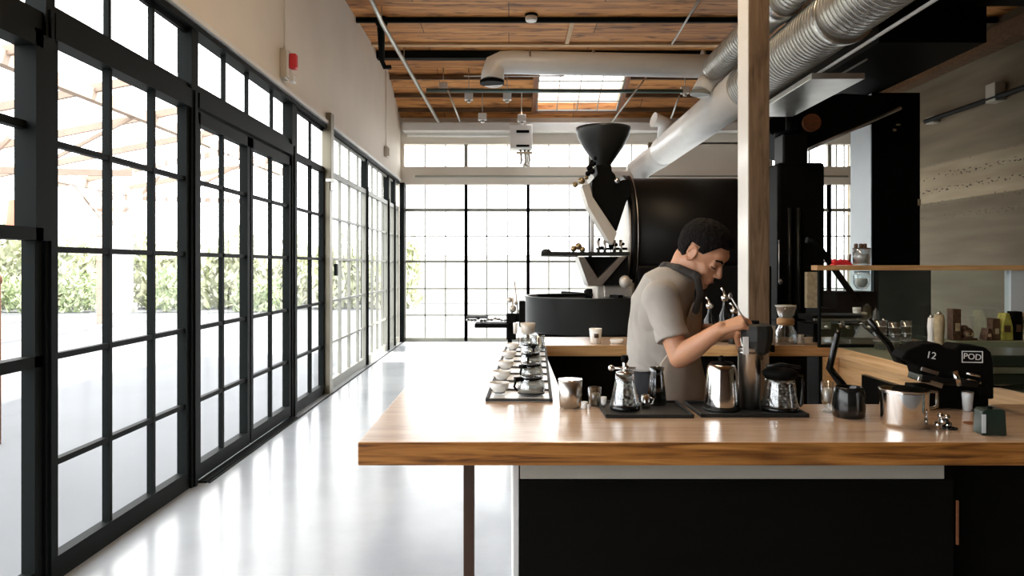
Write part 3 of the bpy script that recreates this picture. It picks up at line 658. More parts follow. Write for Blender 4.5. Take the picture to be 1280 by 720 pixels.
b = B(); ell(b, rp(781, 352, 6.6), (.055,.05,.06), sub=2); tube(b, [rp(781,352,6.6), rp(790,352,6.6)], .02, 8); obj('burner_knob', b, 'satin', t)
b = B(); p = rp(760, 364, 6.8); bx(b, -.27, .0, -.5, .3, 1.15, 1.26); obj('tray_throat', b, 'satin', t, .01)
# cooling tray
tc_ = Vector((.81-1.17, -.1, 0))
b = B(); lathe(b, [(.60, .80), (.645, .82), (.645, 1.13), (.655, 1.14), (.655, 1.15), (.63, 1.15), (.62, 1.10), (.1, 1.08), (.02, 1.12)], 72, (tc_.x, tc_.y, 0)); obj('cooling_tray', b, 'char', t)
b = B(); lathe(b, [(.5, .60), (.53, .62), (.53, .80)], 48, (tc_.x, tc_.y, 0)); lathe(b, [(.35, 0), (.4, .02), (.4, .62)], 32, (tc_.x, tc_.y, 0)); obj('tray_base', b, 'black', t)
b = B()
for a in range(4):
    an = a*PI/2+.4; bar(b, (tc_.x, tc_.y, 1.16), (tc_.x+.58*math.cos(an), tc_.y+.58*math.sin(an), 1.16), .05, .03)
lathe(b, [(.05, 1.1), (.06, 1.2), (.03, 1.22)], 16, (tc_.x, tc_.y, 0)); obj('stirrer_arm', b, 'black', t)
# side arm with sample tray (left of the cooling tray)
t = thing('sampling_stand', 'dark side stand with a flat tray left of the cooling tray', 'stand', P(640, 395, 6.6)*1)
t.location.z = 0; o_ = t.location.copy()
def sp_(x, y, Y=6.6): return P(x, y, Y)-o_
b = B(); bx(b, sp_(649,0).x, sp_(656.5,0).x, -.1, .1, sp_(0,408).z, sp_(0,376).z); obj('control_box', b, 'black', t, .006)
b = B(); bx(b, sp_(633,0).x, sp_(645,0).x, -.06, .06, sp_(0,424).z, sp_(0,392).z); bx(b, sp_(633,0).x, sp_(652,0).x, -.05, .05, sp_(0,402).z, sp_(0,392).z); bx(b, -.04, .0, -.03, .03, 0, sp_(0,424).z); obj('stand_post', b, 'black', t, .006)
b = B(); bx(b, sp_(594,0).x, sp_(636,0).x, -.12, .12, sp_(0,408.5).z, sp_(0,403.5).z); bx(b, sp_(583,0).x, sp_(610,0).x, -.10, .10, sp_(0,397).z, sp_(0,395.5).z); obj('flat_tray', b, 'black', t, .004)
b = B(); rnd = random.Random(5)
for k in range(12):
    x = 585+k*4.2; ell(b, sp_(x, 399.5+rnd.uniform(-1.5,1.5)), (.014+.008*rnd.random(), .03, .012), sub=2)
obj('tray_hardware', b, 'steel', t)
b = B()
for x, y, r in ((637,375,.026),(645,379,.018),(641,386,.034),(648,390,.02)): ell(b, sp_(x, y), (r,.03,r), sub=2)
tube(b, [sp_(640,392), sp_(641,372)], .009, 6); tube(b, [sp_(648,395), sp_(643,352)], .007, 6); obj('valve_stack', b, 'satin', t)
# cyclone and stack right of the post
t = thing('chaff_cyclone', 'black chaff collector stack between the post and the end windows', 'cyclone', P(985, 300, 7.6)*1); t.location.z = 0; o_ = t.location.copy()
def cy(x, y, Y=7.6): return P(x, y, Y)-o_
b = B(); bx(b, cy(962,0).x, cy(1019,0).x, -.24, .24, cy(0,400).z, cy(0,207).z); obj('lower_housing', b, 'black', t, .03)
b = B(); bx(b, cy(973,0).x, cy(1004,0).x, -.13, .13, cy(0,207).z, cy(0,169).z); obj('upper_housing', b, 'drum', t, .02)
b = B(); tube(b, [cy(988,170), cy(988,140)], .05, 14); lathe(b, [(.14, cy(0,169).z), (.14, cy(0,166).z)], 20, (0,0,0)); obj('stack_pipe', b, 'black', t)
b = B()
for x in (987, 998): tube(b, [cy(x, 260, 7.3), cy(x, 395, 7.3)], .02, 10)
obj('riser_pipe', b, 'char', t)
b = B(); bx(b, -.14, .14, -.16, .16, 0, cy(0,400).z); obj('stand_base', b, 'black', t)
b = B(); tube(b, [cy(974, 300, 7.3), cy(974, 350, 7.3)], .006, 6); ell(b, cy(976, 352, 7.3), (.02,.02,.03), sub=2); obj('pull_cord', b, 'steel', t)

# ------------------------------------------------------------------ bar
ZT, ZU = .925, .855
def slab(bm, pts):
    n = len(pts); lo = [bm.verts.new((x, y, ZU)) for x, y in pts]; hi = [bm.verts.new((x, y, ZT)) for x, y in pts]
    f = bm.faces.new(hi); f.material_index = 0
    f = bm.faces.new(lo[::-1]); f.material_index = 1
    for k in range(n): bm.faces.new((lo[k], lo[(k+1)%n], hi[(k+1)%n], hi[k])).material_index = 1
b = B(); slab(b, [(-.449, 2.14), (2.11, 2.14), (2.11, 2.73), (.22, 2.73), (.22, 4.72), (-.449, 4.95)])
tag(obj('bar_worktop', b, ['wood_top', 'wood_edge'], None, .004), 'glossy L-shaped timber bar worktop with thick grained edge', 'worktop')
b = B(); slab(b, [(.225, 4.73), (2.9, 4.73), (2.9, 5.3), (.225, 5.3)])
tag(obj('back_worktop', b, ['wood_top', 'wood_rail'], None, .003), 'wooden back worktop behind the barista', 'worktop')
b = B(); slab(b, [(2.12, 2.14), (3.6, 2.14), (3.6, 4.72), (2.12, 4.72)])
tag(obj('service_worktop', b, ['greenst', 'ply'], None, .003), 'pale green service worktop at the right edge', 'worktop')
# cabinets
t = thing('bar_cabinet', 'near-black panelled bar base with pale top board', 'bar base', (.036, 2.3, 0))
b = B(); bx(b, 0, 1.386, .012, .35, 0, ZU); obj('carcass', b, 'panel', t)
b = B(); bx(b, -.004, 1.386, 0, .012, 0, .415); bx(b, -.004, 1.386, 0, .012, .425, .765); obj('front_panel', b, 'panel', t, .002)
b = B(); bx(b, 0, 1.352, -.006, .012, .770, ZU); obj('top_board', b, 'bone', t, .002)
b = B(); bx(b, -.022, -.004, .0, .35, 0, ZU-.002); obj('end_panel', b, 'white', t, .002)
b = B(); bx(b, 1.392, 1.398, -.006, 0, .56, .70); obj('copper_strip', b, 'redwood', t)
t = thing('bar_cabinet', 'long dark base unit under the left arm of the bar', 'bar base', (.036, 2.73, 0))
b = B(); bx(b, .0, .17, 0, 1.95, 0, ZU-.002); obj('carcass', b, 'panel', t)
b = B(); bx(b, -.022, 0, 0, 1.95, .0, ZU-.004); obj('end_panel', b, 'white', t)
t = thing('bar_cabinet', 'black base unit at the lower right, set back beside the pale board', 'bar base', (1.43, 2.42, 0))
b = B(); bx(b, 0, 2.1, 0, .22, 0, ZU-.002); obj('carcass', b, 'panel', t)
b = B()
for x in (.02, .72, 1.42): bx(b, x, x+.66, -.012, 0, .08, .80)
obj('door', b, 'panel', t, .003)
t = thing('back_cabinet', 'black base unit under the wooden back worktop', 'bar base', (.23, 4.78, 0))
b = B(); bx(b, 0, 1.75, 0, .48, 0, ZU-.002); obj('carcass', b, 'panel', t)
b = B()
for k in range(3): bx(b, .01+.58*k, .57+.58*k, -.015, 0, .06, .83)
obj('door', b, 'panel', t, .003)
t = thing('service_cabinet', 'right arm base with plywood apron over a black side', 'bar base', (2.135, 2.75, 0))
b = B(); bx(b, .01, 1.5, 0, 1.9, 0, .72); obj('carcass', b, 'panel', t)
b = B(); bx(b, -.0, .02, .0, 1.95, .68, ZU-.002); bx(b, .021, 1.5, .02, 1.9, .72, ZU-.003); obj('plywood_apron', b, 'ply', t, .002)
b = B(); bx(b, -.08, -.005, 1.9, 1.97, 0, ZU-.002); obj('corner_post', b, 'wood_rail', t, .002)
t = thing('undercounter_unit', 'black undercounter unit in front of the plywood apron', 'cabinet', (2.10, 2.76, 0))
b = B(); bx(b, 0, .03, .0, 1.53, 0, .795); obj('body', b, 'black', t, .004)
b = B(); bx(b, 0, .03, .0, 1.53, .796, .802); obj('top_edge', b, 'char', t)
b = B(); bx(b, -.142, -.108, 2.25, 2.285, 0, ZU-.001)
bx(b, -.155, -.095, 2.24, 2.295, 0, .012)
lg = obj('leg', b, 'steel_leg', bpy.data.objects['bar_worktop'], .002); lg['label'] = 'slim brown square leg'

# ------------------------------------------------------------------ small objects
def onbar(x, ybase): 
    s = (ybase-332)/.525; Y = F/s
    return Vector(((x-636)/s, Y, ZT)), 1/s
def cup(bm, r0, r1, h, t=.002, seg=28, z0=0, mi=0):
    lathe(bm, [(r0*.8, z0), (r0, z0+.003), (r1, z0+h), (r1-t, z0+h), (r0-t, z0+.006), (.001, z0+.005)], seg, mi=mi)
# steel tumbler
p, k = onbar(713, 509)
t = thing('steel_tumbler', 'brushed steel tumbler standing left of the small cups', 'tumbler', p)
b = B(); cup(b, 13.5*k, 15*k, 35*k); obj('cup_body', b, 'steel', t)
b = B(); lathe(b, [(15*k, 33.5*k), (15.6*k, 34.5*k), (15*k, 35.5*k), (14.4*k, 35.2*k)], 28); obj('rim', b, 'chrome', t)
# small cups cluster
p, k = onbar(743.5, 507)
t = thing('shot_glass', 'small glass holding brown coffee beside the steel tumbler', 'glass', p)
b = B(); cup(b, 8*k, 8.5*k, 23*k); obj('glass_body', b, 'cup_glass', t)
b = B(); lathe(b, [(7*k, 2*k), (7.4*k, 15*k)], 24); obj('coffee', b, 'tan', t)
p, k = onbar(730.5, 511)
t = thing('sample_cup', 'tiny white cup in front of the steel tumbler', 'cup', p); b = B(); cup(b, 3.6*k, 4.2*k, 9*k); obj('cup_body', b, 'porc', t)
b = B(); lathe(b, [(3*k, 5*k), (3.4*k, 6*k)], 16); obj('coffee', b, 'coffee', t)
p, k = onbar(754.5, 509)
t = thing('sample_cup', 'tiny white cup right of the coffee shot glass', 'cup', p); b = B(); cup(b, 3.2*k, 3.8*k, 13*k); obj('cup_body', b, 'porc', t)
b = B(); lathe(b, [(2.6*k, 9*k), (3*k, 10*k)], 16); obj('coffee', b, 'coffee', t)
# trays
def tray(name, x0, x1, ya, yb, label):
    pa, ka = onbar(x0, yb); pb, kb = onbar(x1, yb); pc, kc = onbar((x0+x1)/2, ya)
    t = thing(name, label, 'tray', ((pa.x+pb.x)/2, (pa.y+pc.y)/2, ZT))
    w = (pb.x-pa.x)/2; d = (pc.y-pa.y)/2
    b = B(); bx(b, -w, w, -d, d, 0, .006); obj('tray_base', b, 'rubber', t, .002)
    b = B(); 
    for a in ((-w, w, -d, -d+.008), (-w, w, d-.008, d), (-w, -w+.008, -d, d), (w-.008, w, -d, d)): bx(b, *a, .006, .014)
    obj('tray_rim', b, 'rubber', t, .002)
    return t
tray('serving_tray', 757, 868, 505, 523, 'black bar tray under the glass server, left of the kettle')
tray('serving_tray', 876, 1012, 505, 522, 'black bar tray under the kettle and steel cylinder')
ZTR = .0065
def ontray(x, y):
    p, k = onbar(x, y); p.z += ZTR+.0005; return p, k
def server(bm, k, wb, wt, h):  # trapezoid glass jug profile, px sizes
    return [(wb*.9*k, 0), (wb*k, 2*k), (wb*.98*k, 8*k), (wt*1.05*k, h*.82*k), (wt*k, h*k), ((wt-1)*k, h*k), (wt*.98*k, h*.8*k), ((wb-1.5)*k, 8*k), ((wb-2)*k, 3*k), (.001, 2.5*k)]
# left server on tray 1
p, k = ontray(781, 513.5)
t = thing('glass_server', 'glass coffee server with chrome valve top on the left tray', 'glass server', p)
b = B(); lathe(b, server(b, k, 18.5, 11.5, 43), 32); obj('glass_body', b, 'cup_glass', t)
b = B(); lathe(b, [(18.8*k, 0), (19*k, 1*k), (19*k, 5*k), (17*k, 6.5*k)], 32); obj('base_ring', b, 'blackg', t)
b = B(); rnd = random.Random(3)
for q in range(44):
    a = rnd.uniform(0, 2*PI); r = rnd.uniform(2, 11)*k; ell(b, (r*math.cos(a), r*math.sin(a), (8+rnd.uniform(0, 22))*k), (3*k, 3*k, 2.6*k), sub=1)
o = obj('glint_bits', b, 'satin', t); o['kind'] = 'stuff'  # pale bits stand for the reflections sparkling in the glass
b = B(); tube(b, [(0,0,40*k), (0,0,66*k)], 3*k, 10); lathe(b, [(8*k, 42*k), (11*k, 44*k), (11*k, 46*k), (4*k, 48*k)], 20); ell(b, (-17*k, 0, 51*k), (4*k,4*k,4*k), sub=2); ell(b, (2*k, 0, 51*k), (4*k,4*k,4*k), sub=2); tube(b, [(-17*k,0,51*k), (14*k,0,51*k)], 1.6*k, 8); obj('chrome_valve', b, 'chrome', t)
b = B(); lathe(b, [(3.4*k, 58*k), (5*k, 62*k), (4*k, 67*k)], 16); obj('valve_neck', b, 'black', t)
p, k = ontray(807, 512)
t = thing('milk_jug', 'little chrome jug right of the glass server', 'jug', p)
b = B(); cup(b, 6*k, 5*k, 16*k); tube(b, [(5*k,0,13*k), (10*k,0,11*k), (9*k,0,5*k), (5*k,0,4*k)], 1*k, 8); obj('jug_body', b, 'chrome', t)
p, k = onbar(821, 507.5)
p.z += .0071
t = thing('smoked_carafe', 'tall smoked glass carafe at the barista side of the left tray', 'carafe', p)
b = B(); lathe(b, [(11*k, 0), (12*k, 2*k), (9.5*k, 30*k), (8*k, 40*k), (9.5*k, 46*k), (8.5*k, 46*k), (7*k, 40*k), (8.5*k, 30*k), (10.5*k, 3*k)], 28); obj('glass_body', b, 'dark_glass', t)
b = B(); lathe(b, [(9*k, 3*k), (8*k, 22*k)], 20); obj('coffee', b, 'coffee', t)
# kettle
p, k = ontray(902, 514)
t = thing('steel_kettle', 'polished steel tapered kettle on the right tray', 'kettle', p)
b = B(); lathe(b, [(20*k, 0), (21.6*k, 1.5*k), (21.8*k, 6*k), (20*k, 28*k), (18*k, 50*k), (16.5*k, 55*k), (15*k, 56.5*k)], 48); obj('kettle_body', b, 'chrome', t)
b = B(); lathe(b, [(22*k, .2*k), (22.1*k, 1.4*k), (22*k, 2.6*k)], 48); obj('base_ring', b, 'char', t)
b = B(); lathe(b, [(14.5*k, 56*k), (14*k, 58.5*k), (5*k, 60.5*k), (3.5*k, 62*k), (4.5*k, 65*k), (2*k, 66.5*k)], 32); ld = obj('lid', b, 'black', t)
b = B(); ell(b, (0,0,65*k), (3.4*k,3.4*k,2.4*k), sub=2); obj('knob', b, 'black', ld)
b = B(); tube(b, [(4*k, 14*k, 50*k), (5*k, 28*k, 52*k), (5*k, 34*k, 38*k), (5*k, 30*k, 18*k), (4*k, 19*k, 14*k)], 2.2*k, 10); obj('handle', b, 'black', t)
# tall cylinder + grinder head
p, k = ontray(937, 512)
t = thing('steel_shaker', 'tall straight steel cylinder on the right tray beneath the black funnel', 'steel cylinder', p); pc_ = p.copy(); kc_ = k
b = B(); lathe(b, [(11.5*k, 0), (12.5*k, 1*k), (13.8*k, 73*k), (14.2*k, 74*k), (14.2*k, 75.5*k), (13.2*k, 75.5*k), (11.5*k, 4*k)], 40); obj('cylinder_body', b, 'steel', t)
b = B(); lathe(b, [(14*k, 68*k), (14.4*k, 69*k), (14.4*k, 70*k), (14*k, 71*k)], 40); obj('band', b, 'chrome', t)
b = B(); bx(b, 14*k, 16*k, -3*k, 3*k, 60*k, 72*k); obj('clip', b, 'chrome', t)
pf = Vector((pc_.x+9*kc_, pc_.y, pc_.z+76*kc_)); k = kc_
t = thing('black_funnel', 'faceted matt black funnel held on top of the steel cylinder', 'funnel', pf)
b = B(); lathe(b, [(9*k, -10*k), (15*k, -6*k), (19.5*k, 8*k), (20*k, 22*k), (18*k, 27*k), (12*k, 29*k)], 10, smooth=False)
obj('funnel_body', b, 'rubber', t, .002)
b = B(); tube(b, [(-2*k, 0, 28*k), (-2*k, 0, 33*k)], 5*k, 14); bx(b, 17*k, 21*k, -4*k, 4*k, -6*k, 2*k); obj('cap', b, 'black', t)
b = B(); bx(b, -22*k, -14.5*k, -14*k, -13*k, -8*k, 14*k); obj('white_scoop', b, 'porc', t, .002)
# right server
p, k = ontray(975, 515)
t = thing('glass_server', 'glass coffee server with black collar on the right tray', 'glass server', p)
b = B(); lathe(b, server(b, k, 22, 17, 42), 32); obj('glass_body', b, 'cup_glass', t)
b = B(); lathe(b, [(17*k, 39*k), (18.5*k, 41*k), (21*k, 44*k), (21.5*k, 48*k), (17*k, 51.5*k), (5*k, 53*k)], 32); obj('collar_lid', b, 'black', t)
b = B(); tube(b, [(19*k,-3*k,44*k), (27*k,-3*k,43*k), (27*k,-3*k,30*k), (26*k,-3*k,8*k), (23*k,-3*k,5*k)], 2*k, 10); obj('handle', b, 'blackg', t)
b = B(); rnd = random.Random(9)
for q in range(80):
    a = rnd.uniform(0, 2*PI); z = rnd.uniform(6, 36); r = rnd.uniform(3, 19-z*.12)*k; ell(b, (r*math.cos(a), r*math.sin(a), z*k), (3.2*k, 3.2*k, 2.6*k), sub=1)
o = obj('glint_bits', b, 'steel', t); o['kind'] = 'stuff'  # steel bits again model the sparkle of reflections as solid pieces
b = B(); lathe(b, [(22*k, 0), (23*k, 1.5*k), (23*k, 4*k), (21.5*k, 6*k)], 32); obj('base_ring', b, 'blackg', t)
b = B(); tube(b, [(-16*k,2*k,54.5*k), (2*k,2*k,57*k), (26*k,2*k,53*k)], 2.2*k, 10); obj('black_spoon', b, 'char', t)
# clear glass + black mug
p, k = onbar(1034, 515)
t = thing('clear_glass', 'clear stemmed glass tucked left of the black mug', 'glass', p)
b = B(); lathe(b, [(7*k, 0), (7.4*k, 1*k), (3*k, 3*k), (3*k, 5*k), (6.5*k, 12*k), (7.5*k, 38*k), (6.8*k, 38*k), (5.8*k, 13*k)], 28); obj('glass_body', b, 'cup_glass', t)
b = B(); lathe(b, [(4.6*k, 14*k), (5.8*k, 30*k)], 20); obj('milk', b, 'porc', t)
p, k = onbar(1061, 521)
t = thing('black_mug', 'glossy black mug standing right of the clear glass', 'mug', p)
b = B(); lathe(b, [(17*k, 0), (18.6*k, 1.5*k), (19.4*k, 12*k), (18.4*k, 30*k), (16.5*k, 37*k), (15.5*k, 38*k), (14.5*k, 37*k), (16*k, 28*k), (17*k, 4*k)], 40); obj('mug_body', b, 'blackg', t)
b = B(); tube(b, [(12*k,12*k,30*k), (19*k,20*k,30*k), (21*k,22*k,18*k), (14*k,15*k,9*k)], 2.2*k, 10); obj('handle', b, 'blackg', t)
# pot
p, k = onbar(1130, 531.5)
t = thing('steel_pot', 'large polished steel pot at the front right of the bar', 'pot', p)
b = B(); lathe(b, [(24*k, 0), (26*k, 1*k), (27*k, 5*k), (28*k, 42*k), (28.6*k, 45*k), (27.6*k, 45.5*k), (26.5*k, 42*k), (25.6*k, 6*k), (.001, 4*k)], 48); obj('pot_body', b, 'chrome', t)
b = B(); lathe(b, [(28.3*k, 43.5*k), (29.2*k, 44.8*k), (28.3*k, 46*k), (27.5*k, 45.5*k)], 48); obj('rim', b, 'chrome', t)
b = B(); tube(b, [(26*k,4*k,40*k), (36*k,6*k,41*k), (46*k,8*k,40*k), (46*k,8*k,32*k), (46*k,8*k,22*k), (36*k,6*k,20*k), (26*k,4*k,20*k)], 1.8*k, 10); obj('handle', b, 'steel', t)
p2, k = onbar(1171, 535)
t = thing('tamper_set', 'small cluster of chrome fittings beside the steel pot', 'fittings', p2+Vector((.022,-.01,0)))
b = B()
for x, z, r in ((-9,5,5),(-3,9,5.5),(-6,16,4),(3,5,5),(2,14,4)): ell(b, (x*k, 0, z*k), (r*k, r*k, r*k), sub=2)
obj('fitting_body', b, 'chrome', t)
b = B(); lathe(b, [(8*k, 0), (9*k, .5*k), (9*k, 2*k)], 20, (4*k, -2*k, 0)); tube(b, [(-4*k,-4*k,12*k), (1*k,-5*k,8*k)], 2.4*k, 8); obj('knob', b, 'blackg', t)
# canister
p, k = onbar(1237, 542)
t = thing('tea_canister', 'small dark green-black box canister at the right front of the bar', 'canister', p, -.08)
b = B(); prism(b, [(-15*k, 0), (15*k, 0), (13.5*k, 30*k), (11*k, 32*k), (-11*k, 32*k), (-13.5*k, 29*k)], -10*k, 10*k); obj('canister_body', b, 'dgreen', t, .003)
b = B(); tube(b, [(0,0,32*k), (0,0,34*k)], 3*k, 14); obj('knob', b, 'black', t)
b = B(); bx(b, -15.4*k, -10.5*k, -11.5*k, -11*k, 3*k, 26*k); obj('grey_label', b, 'bluegrey', t)
p, k = onbar(1209.5, 514)
t = thing('grey_beaker', 'little pale grey beaker in front of the black espresso machine', 'cup', p); b = B(); cup(b, 5.2*k, 6.6*k, 24*k); obj('cup_body', b, 'bluegrey', t)
b = B(); lathe(b, [(6.5*k,23*k),(7*k,24*k),(6.4*k,24.6*k)], 20); obj('rim', b, 'steel', t)
p, k = onbar(1212, 529); b = B(); lathe(b, [(7*k, 0), (7.5*k, 1*k), (6*k, 1.6*k)], 20, p); tag(obj('brown_disc', b, 'redwood'), 'small red-brown disc lying left of the dark canister', 'brown_disc')  # flat red-brown disc on the worktop

# black espresso machine on the bar, right
p, k = onbar(1177, 507); p.z += 13*k
t = thing('espresso_machine', 'black espresso machine with white lettering at the right of the bar', 'espresso machine', p, -.12)
poly = [(-56,48),(-50,58),(-32,66),(-12,67),(-4,60),(4,60),(10,66),(40,63),(47,57),(50,40),(50,0),(34,0),(32,24),(-34,26),(-38,40)]
b = B(); prism(b, [(x*k, max(z, -12.9)*k) for x, z in poly], -22*k, 13*k); obj('hood', b, 'black', t, .006)
b = B(); prism(b, [(-36*k, 20*k), (28*k, 14*k), (32*k, 22*k), (-34*k, 30*k)], -28*k, 12*k); obj('black_deck', b, 'blackg', t, .004)
b = B(); bar(b, (-38*k, -24*k, 24*k), (-12*k, -29*k, 16*k), 3*k, 6*k); bar(b, (-34*k, -23*k, 36*k), (-14*k, -23.5*k, 30*k), 1.5*k, 5*k); obj('steel_trim', b, 'steel', t, .002)
b = B(); tube(b, [(4*k, -24*k, 34*k), (8*k, -26*k, 16*k)], 4*k, 12); tube(b, [(18*k, -22*k, 31*k), (33*k, -23*k, 28*k)], 2*k, 10); tube(b, [(18*k, -22*k, 23*k), (34*k, -23*k, 20*k)], 2.4*k, 10); obj('group_head', b, 'chrome', t)
b = B(); bx(b, -40*k, 46*k, -18*k, 10*k, -12.9*k, 14*k); obj('base', b, 'black', t, .004)
def text(s, size, loc, rot, m, parent, name='lettering'):
    cu = bpy.data.curves.new(name, 'FONT'); cu.body = s; cu.size = size; cu.extrude = .0006; cu.align_x = 'CENTER'; cu.align_y = 'CENTER'
    tmp = bpy.data.objects.new('tmp', cu); COL.objects.link(tmp); bpy.context.view_layer.update()
    me = bpy.data.meshes.new_from_object(tmp.evaluated_get(bpy.context.evaluated_depsgraph_get())); bpy.data.objects.remove(tmp)
    o = bpy.data.objects.new(name, me); COL.objects.link(o); me.materials.clear(); me.materials.append(M[m]); o.location = loc; o.rotation_euler = rot; o.parent = parent
    return o
text('12', 12*k, (-22*k, -22.6*k, 52*k), (PI/2, .18, 0), 'porc', t)
text('POD', 10*k, (25*k, -22.6*k, 51*k), (PI/2, .08, 0), 'porc', t)
b = B()
for a in ((14, 37, 57.2, 58.2), (13, 36, 44, 45), (13, 14, 44, 58.2), (36, 37, 44, 58.2)): bx(b, a[0]*k, a[1]*k, -22.7*k, -22.2*k, a[2]*k, a[3]*k)
obj('logo_border', b, 'porc', t)
# green case
t = thing('display_case', 'dark green tinted case at the right edge of the bar', 'case', (2.2, 3.0, ZT))
b = B(); bx(b, -.19, .3, 0, .3, .10, .15); bx(b, -.17, .3, .02, .3, .0+.02, .075); obj('case_body', b, 'dgreen', t, .01)
b = B(); bx(b, -.18, .3, .0, .29, .075, .10); obj('green_shelf', b, 'greenst', t)
b = B(); 
for x in (-.1, .2): bx(b, x-.015, x+.015, .1, .14, 0, .02)
obj('foot', b, 'black', t)

# glassware mat on left arm: left row of small bowls, right row of servers
pa, ka = onbar(649, 500); pb, kb = onbar(657, 436)
t = thing('bar_mat', 'long black slatted mat under the glassware on the left arm', 'mat', ((pa.x+pb.x)/2, (pa.y+pb.y)/2, ZT), math.atan2(-(pb.x-pa.x), pb.y-pa.y))
ln = (pb-pa).length/2+.03
b = B(); bx(b, -.125, .125, -ln, ln, 0, .004); obj('mat_base', b, 'porc', t)
b = B(); bx(b, -.13, -.118, -ln, ln, 0, .012); bx(b, .118, .13, -ln, ln, 0, .012)
for i in range(9): y_ = -ln+2*ln*i/8; bx(b, -.13, .13, y_-.012, y_+.012, .004, .01)
obj('slats', b, 'rubber', t)
bowl = None
LB = ['nearest small glass bowl in the left row on the mat', 'second nearest small glass bowl in the left row on the mat', 'third small glass bowl in the left row on the mat', 'fourth small glass bowl in the left row on the mat', 'farthest small glass bowl in the left row on the mat']
for i, (x, y) in enumerate(((624, 494), (627, 478), (632, 464), (636, 451), (641, 440))):
    p, k = onbar(x, y); p.z += .0105; k0 = 1/300
    if bowl is None:
        bowl = thing('sample_bowl', LB[0], 'bowl', p, group='small bowls on the bar mat')
        b = B(); lathe(b, [(.018, 0), (.02, .003), (.036, .02), (.042, .042), (.040, .042), (.034, .021), (.018, .006)], 28); obj('bowl_body', b, 'porc', bowl)
        b = B(); lathe(b, [(.03, .018), (.037, .030)], 24); obj('coffee', b, 'coffee', bowl)
        b = B(); lathe(b, [(.020, -.0), (.024, .0015), (.022, .004)], 24); obj('foot_ring', b, 'rubber', bowl)
    else: dup(bowl, p, label=LB[i])
srv = None
LS = ['nearest stout glass server in the right row on the mat', 'second stout glass server in the right row on the mat', 'third stout glass server in the right row on the mat', 'farthest stout glass server in the right row on the mat, under the cup']
for i, (x, y) in enumerate(((664, 495), (664, 476), (664, 460), (663, 447))):
    p, k = onbar(x, y); p.z += .0105
    if srv is None:
        srv = thing('stout_server', LS[0], 'glass server', p, .3, group='stout servers on the bar mat')
        b = B(); lathe(b, [(.048, 0), (.052, .004), (.057, .022), (.050, .050), (.038, .062), (.042, .072), (.040, .072), (.035, .062), (.046, .048), (.053, .022), (.047, .006)], 32); obj('glass_body', b, 'cup_glass', srv)
        b = B(); lathe(b, [(.039, .056), (.042, .060), (.040, .066)], 28); bx(b, -.07, -.035, -.012, .012, .052, .068); tube(b, [(-.064, 0, .056), (-.072, 0, .03), (-.058, 0, .014)], .005, 8); obj('black_collar', b, 'black', srv)
        b = B(); lathe(b, [(.05, .0), (.054, .001), (.054, .006)], 28); obj('base_ring', b, 'rubber', srv)
        b = B(); lathe(b, [(.045, .008), (.051, .02), (.049, .03)], 28); obj('coffee', b, 'satin', srv)
    else: dup(srv, p, rz=.3+.5*i, label=LS[i])
p, k = onbar(661, 440)
p.z += .0105
t = thing('stacked_cup', 'cream cup standing on a glass saucer at the far end of the mat', 'cup', Vector((p.x, 4.58, ZT+.0105)))
b = B(); lathe(b, [(.05, 0), (.055, .004), (.057, .06), (.068, .075), (.068, .079), (.04, .08)], 32); obj('glass_saucer', b, 'cup_glass', t)
b = B(); lathe(b, [(.035, .082), (.042, .086), (.048, .15), (.046, .15), (.038, .09)], 32); obj('cup_body', b, 'satin', t)
b = B(); lathe(b, [(.012, .082), (.014, .15)], 14, (-.08, 0, 0)); obj('white_bottle', b, 'porc', t)
b = B()
for a in range(6): bar(b, (.058*math.cos(a), .058*math.sin(a), .005), (.06*math.cos(a), .06*math.sin(a), .058), .014, .003)
obj('dark_stripes', b, 'coffee', t)
p, k = onbar(683, 446); 
t = thing('tall_glass', 'ribbed tall glass right of the cream cup on the left arm', 'glass', Vector((.178, 4.38, ZT)))
b = B(); cup(b, .032, .04, .10); obj('glass_body', b, 'cup_glass', t)
b = B()
for a in range(8): bar(b, (.034*math.cos(a*.785), .034*math.sin(a*.785), .01), (.04*math.cos(a*.785), .04*math.sin(a*.785), .06), .008, .003)
obj('ribs', b, 'char', t)

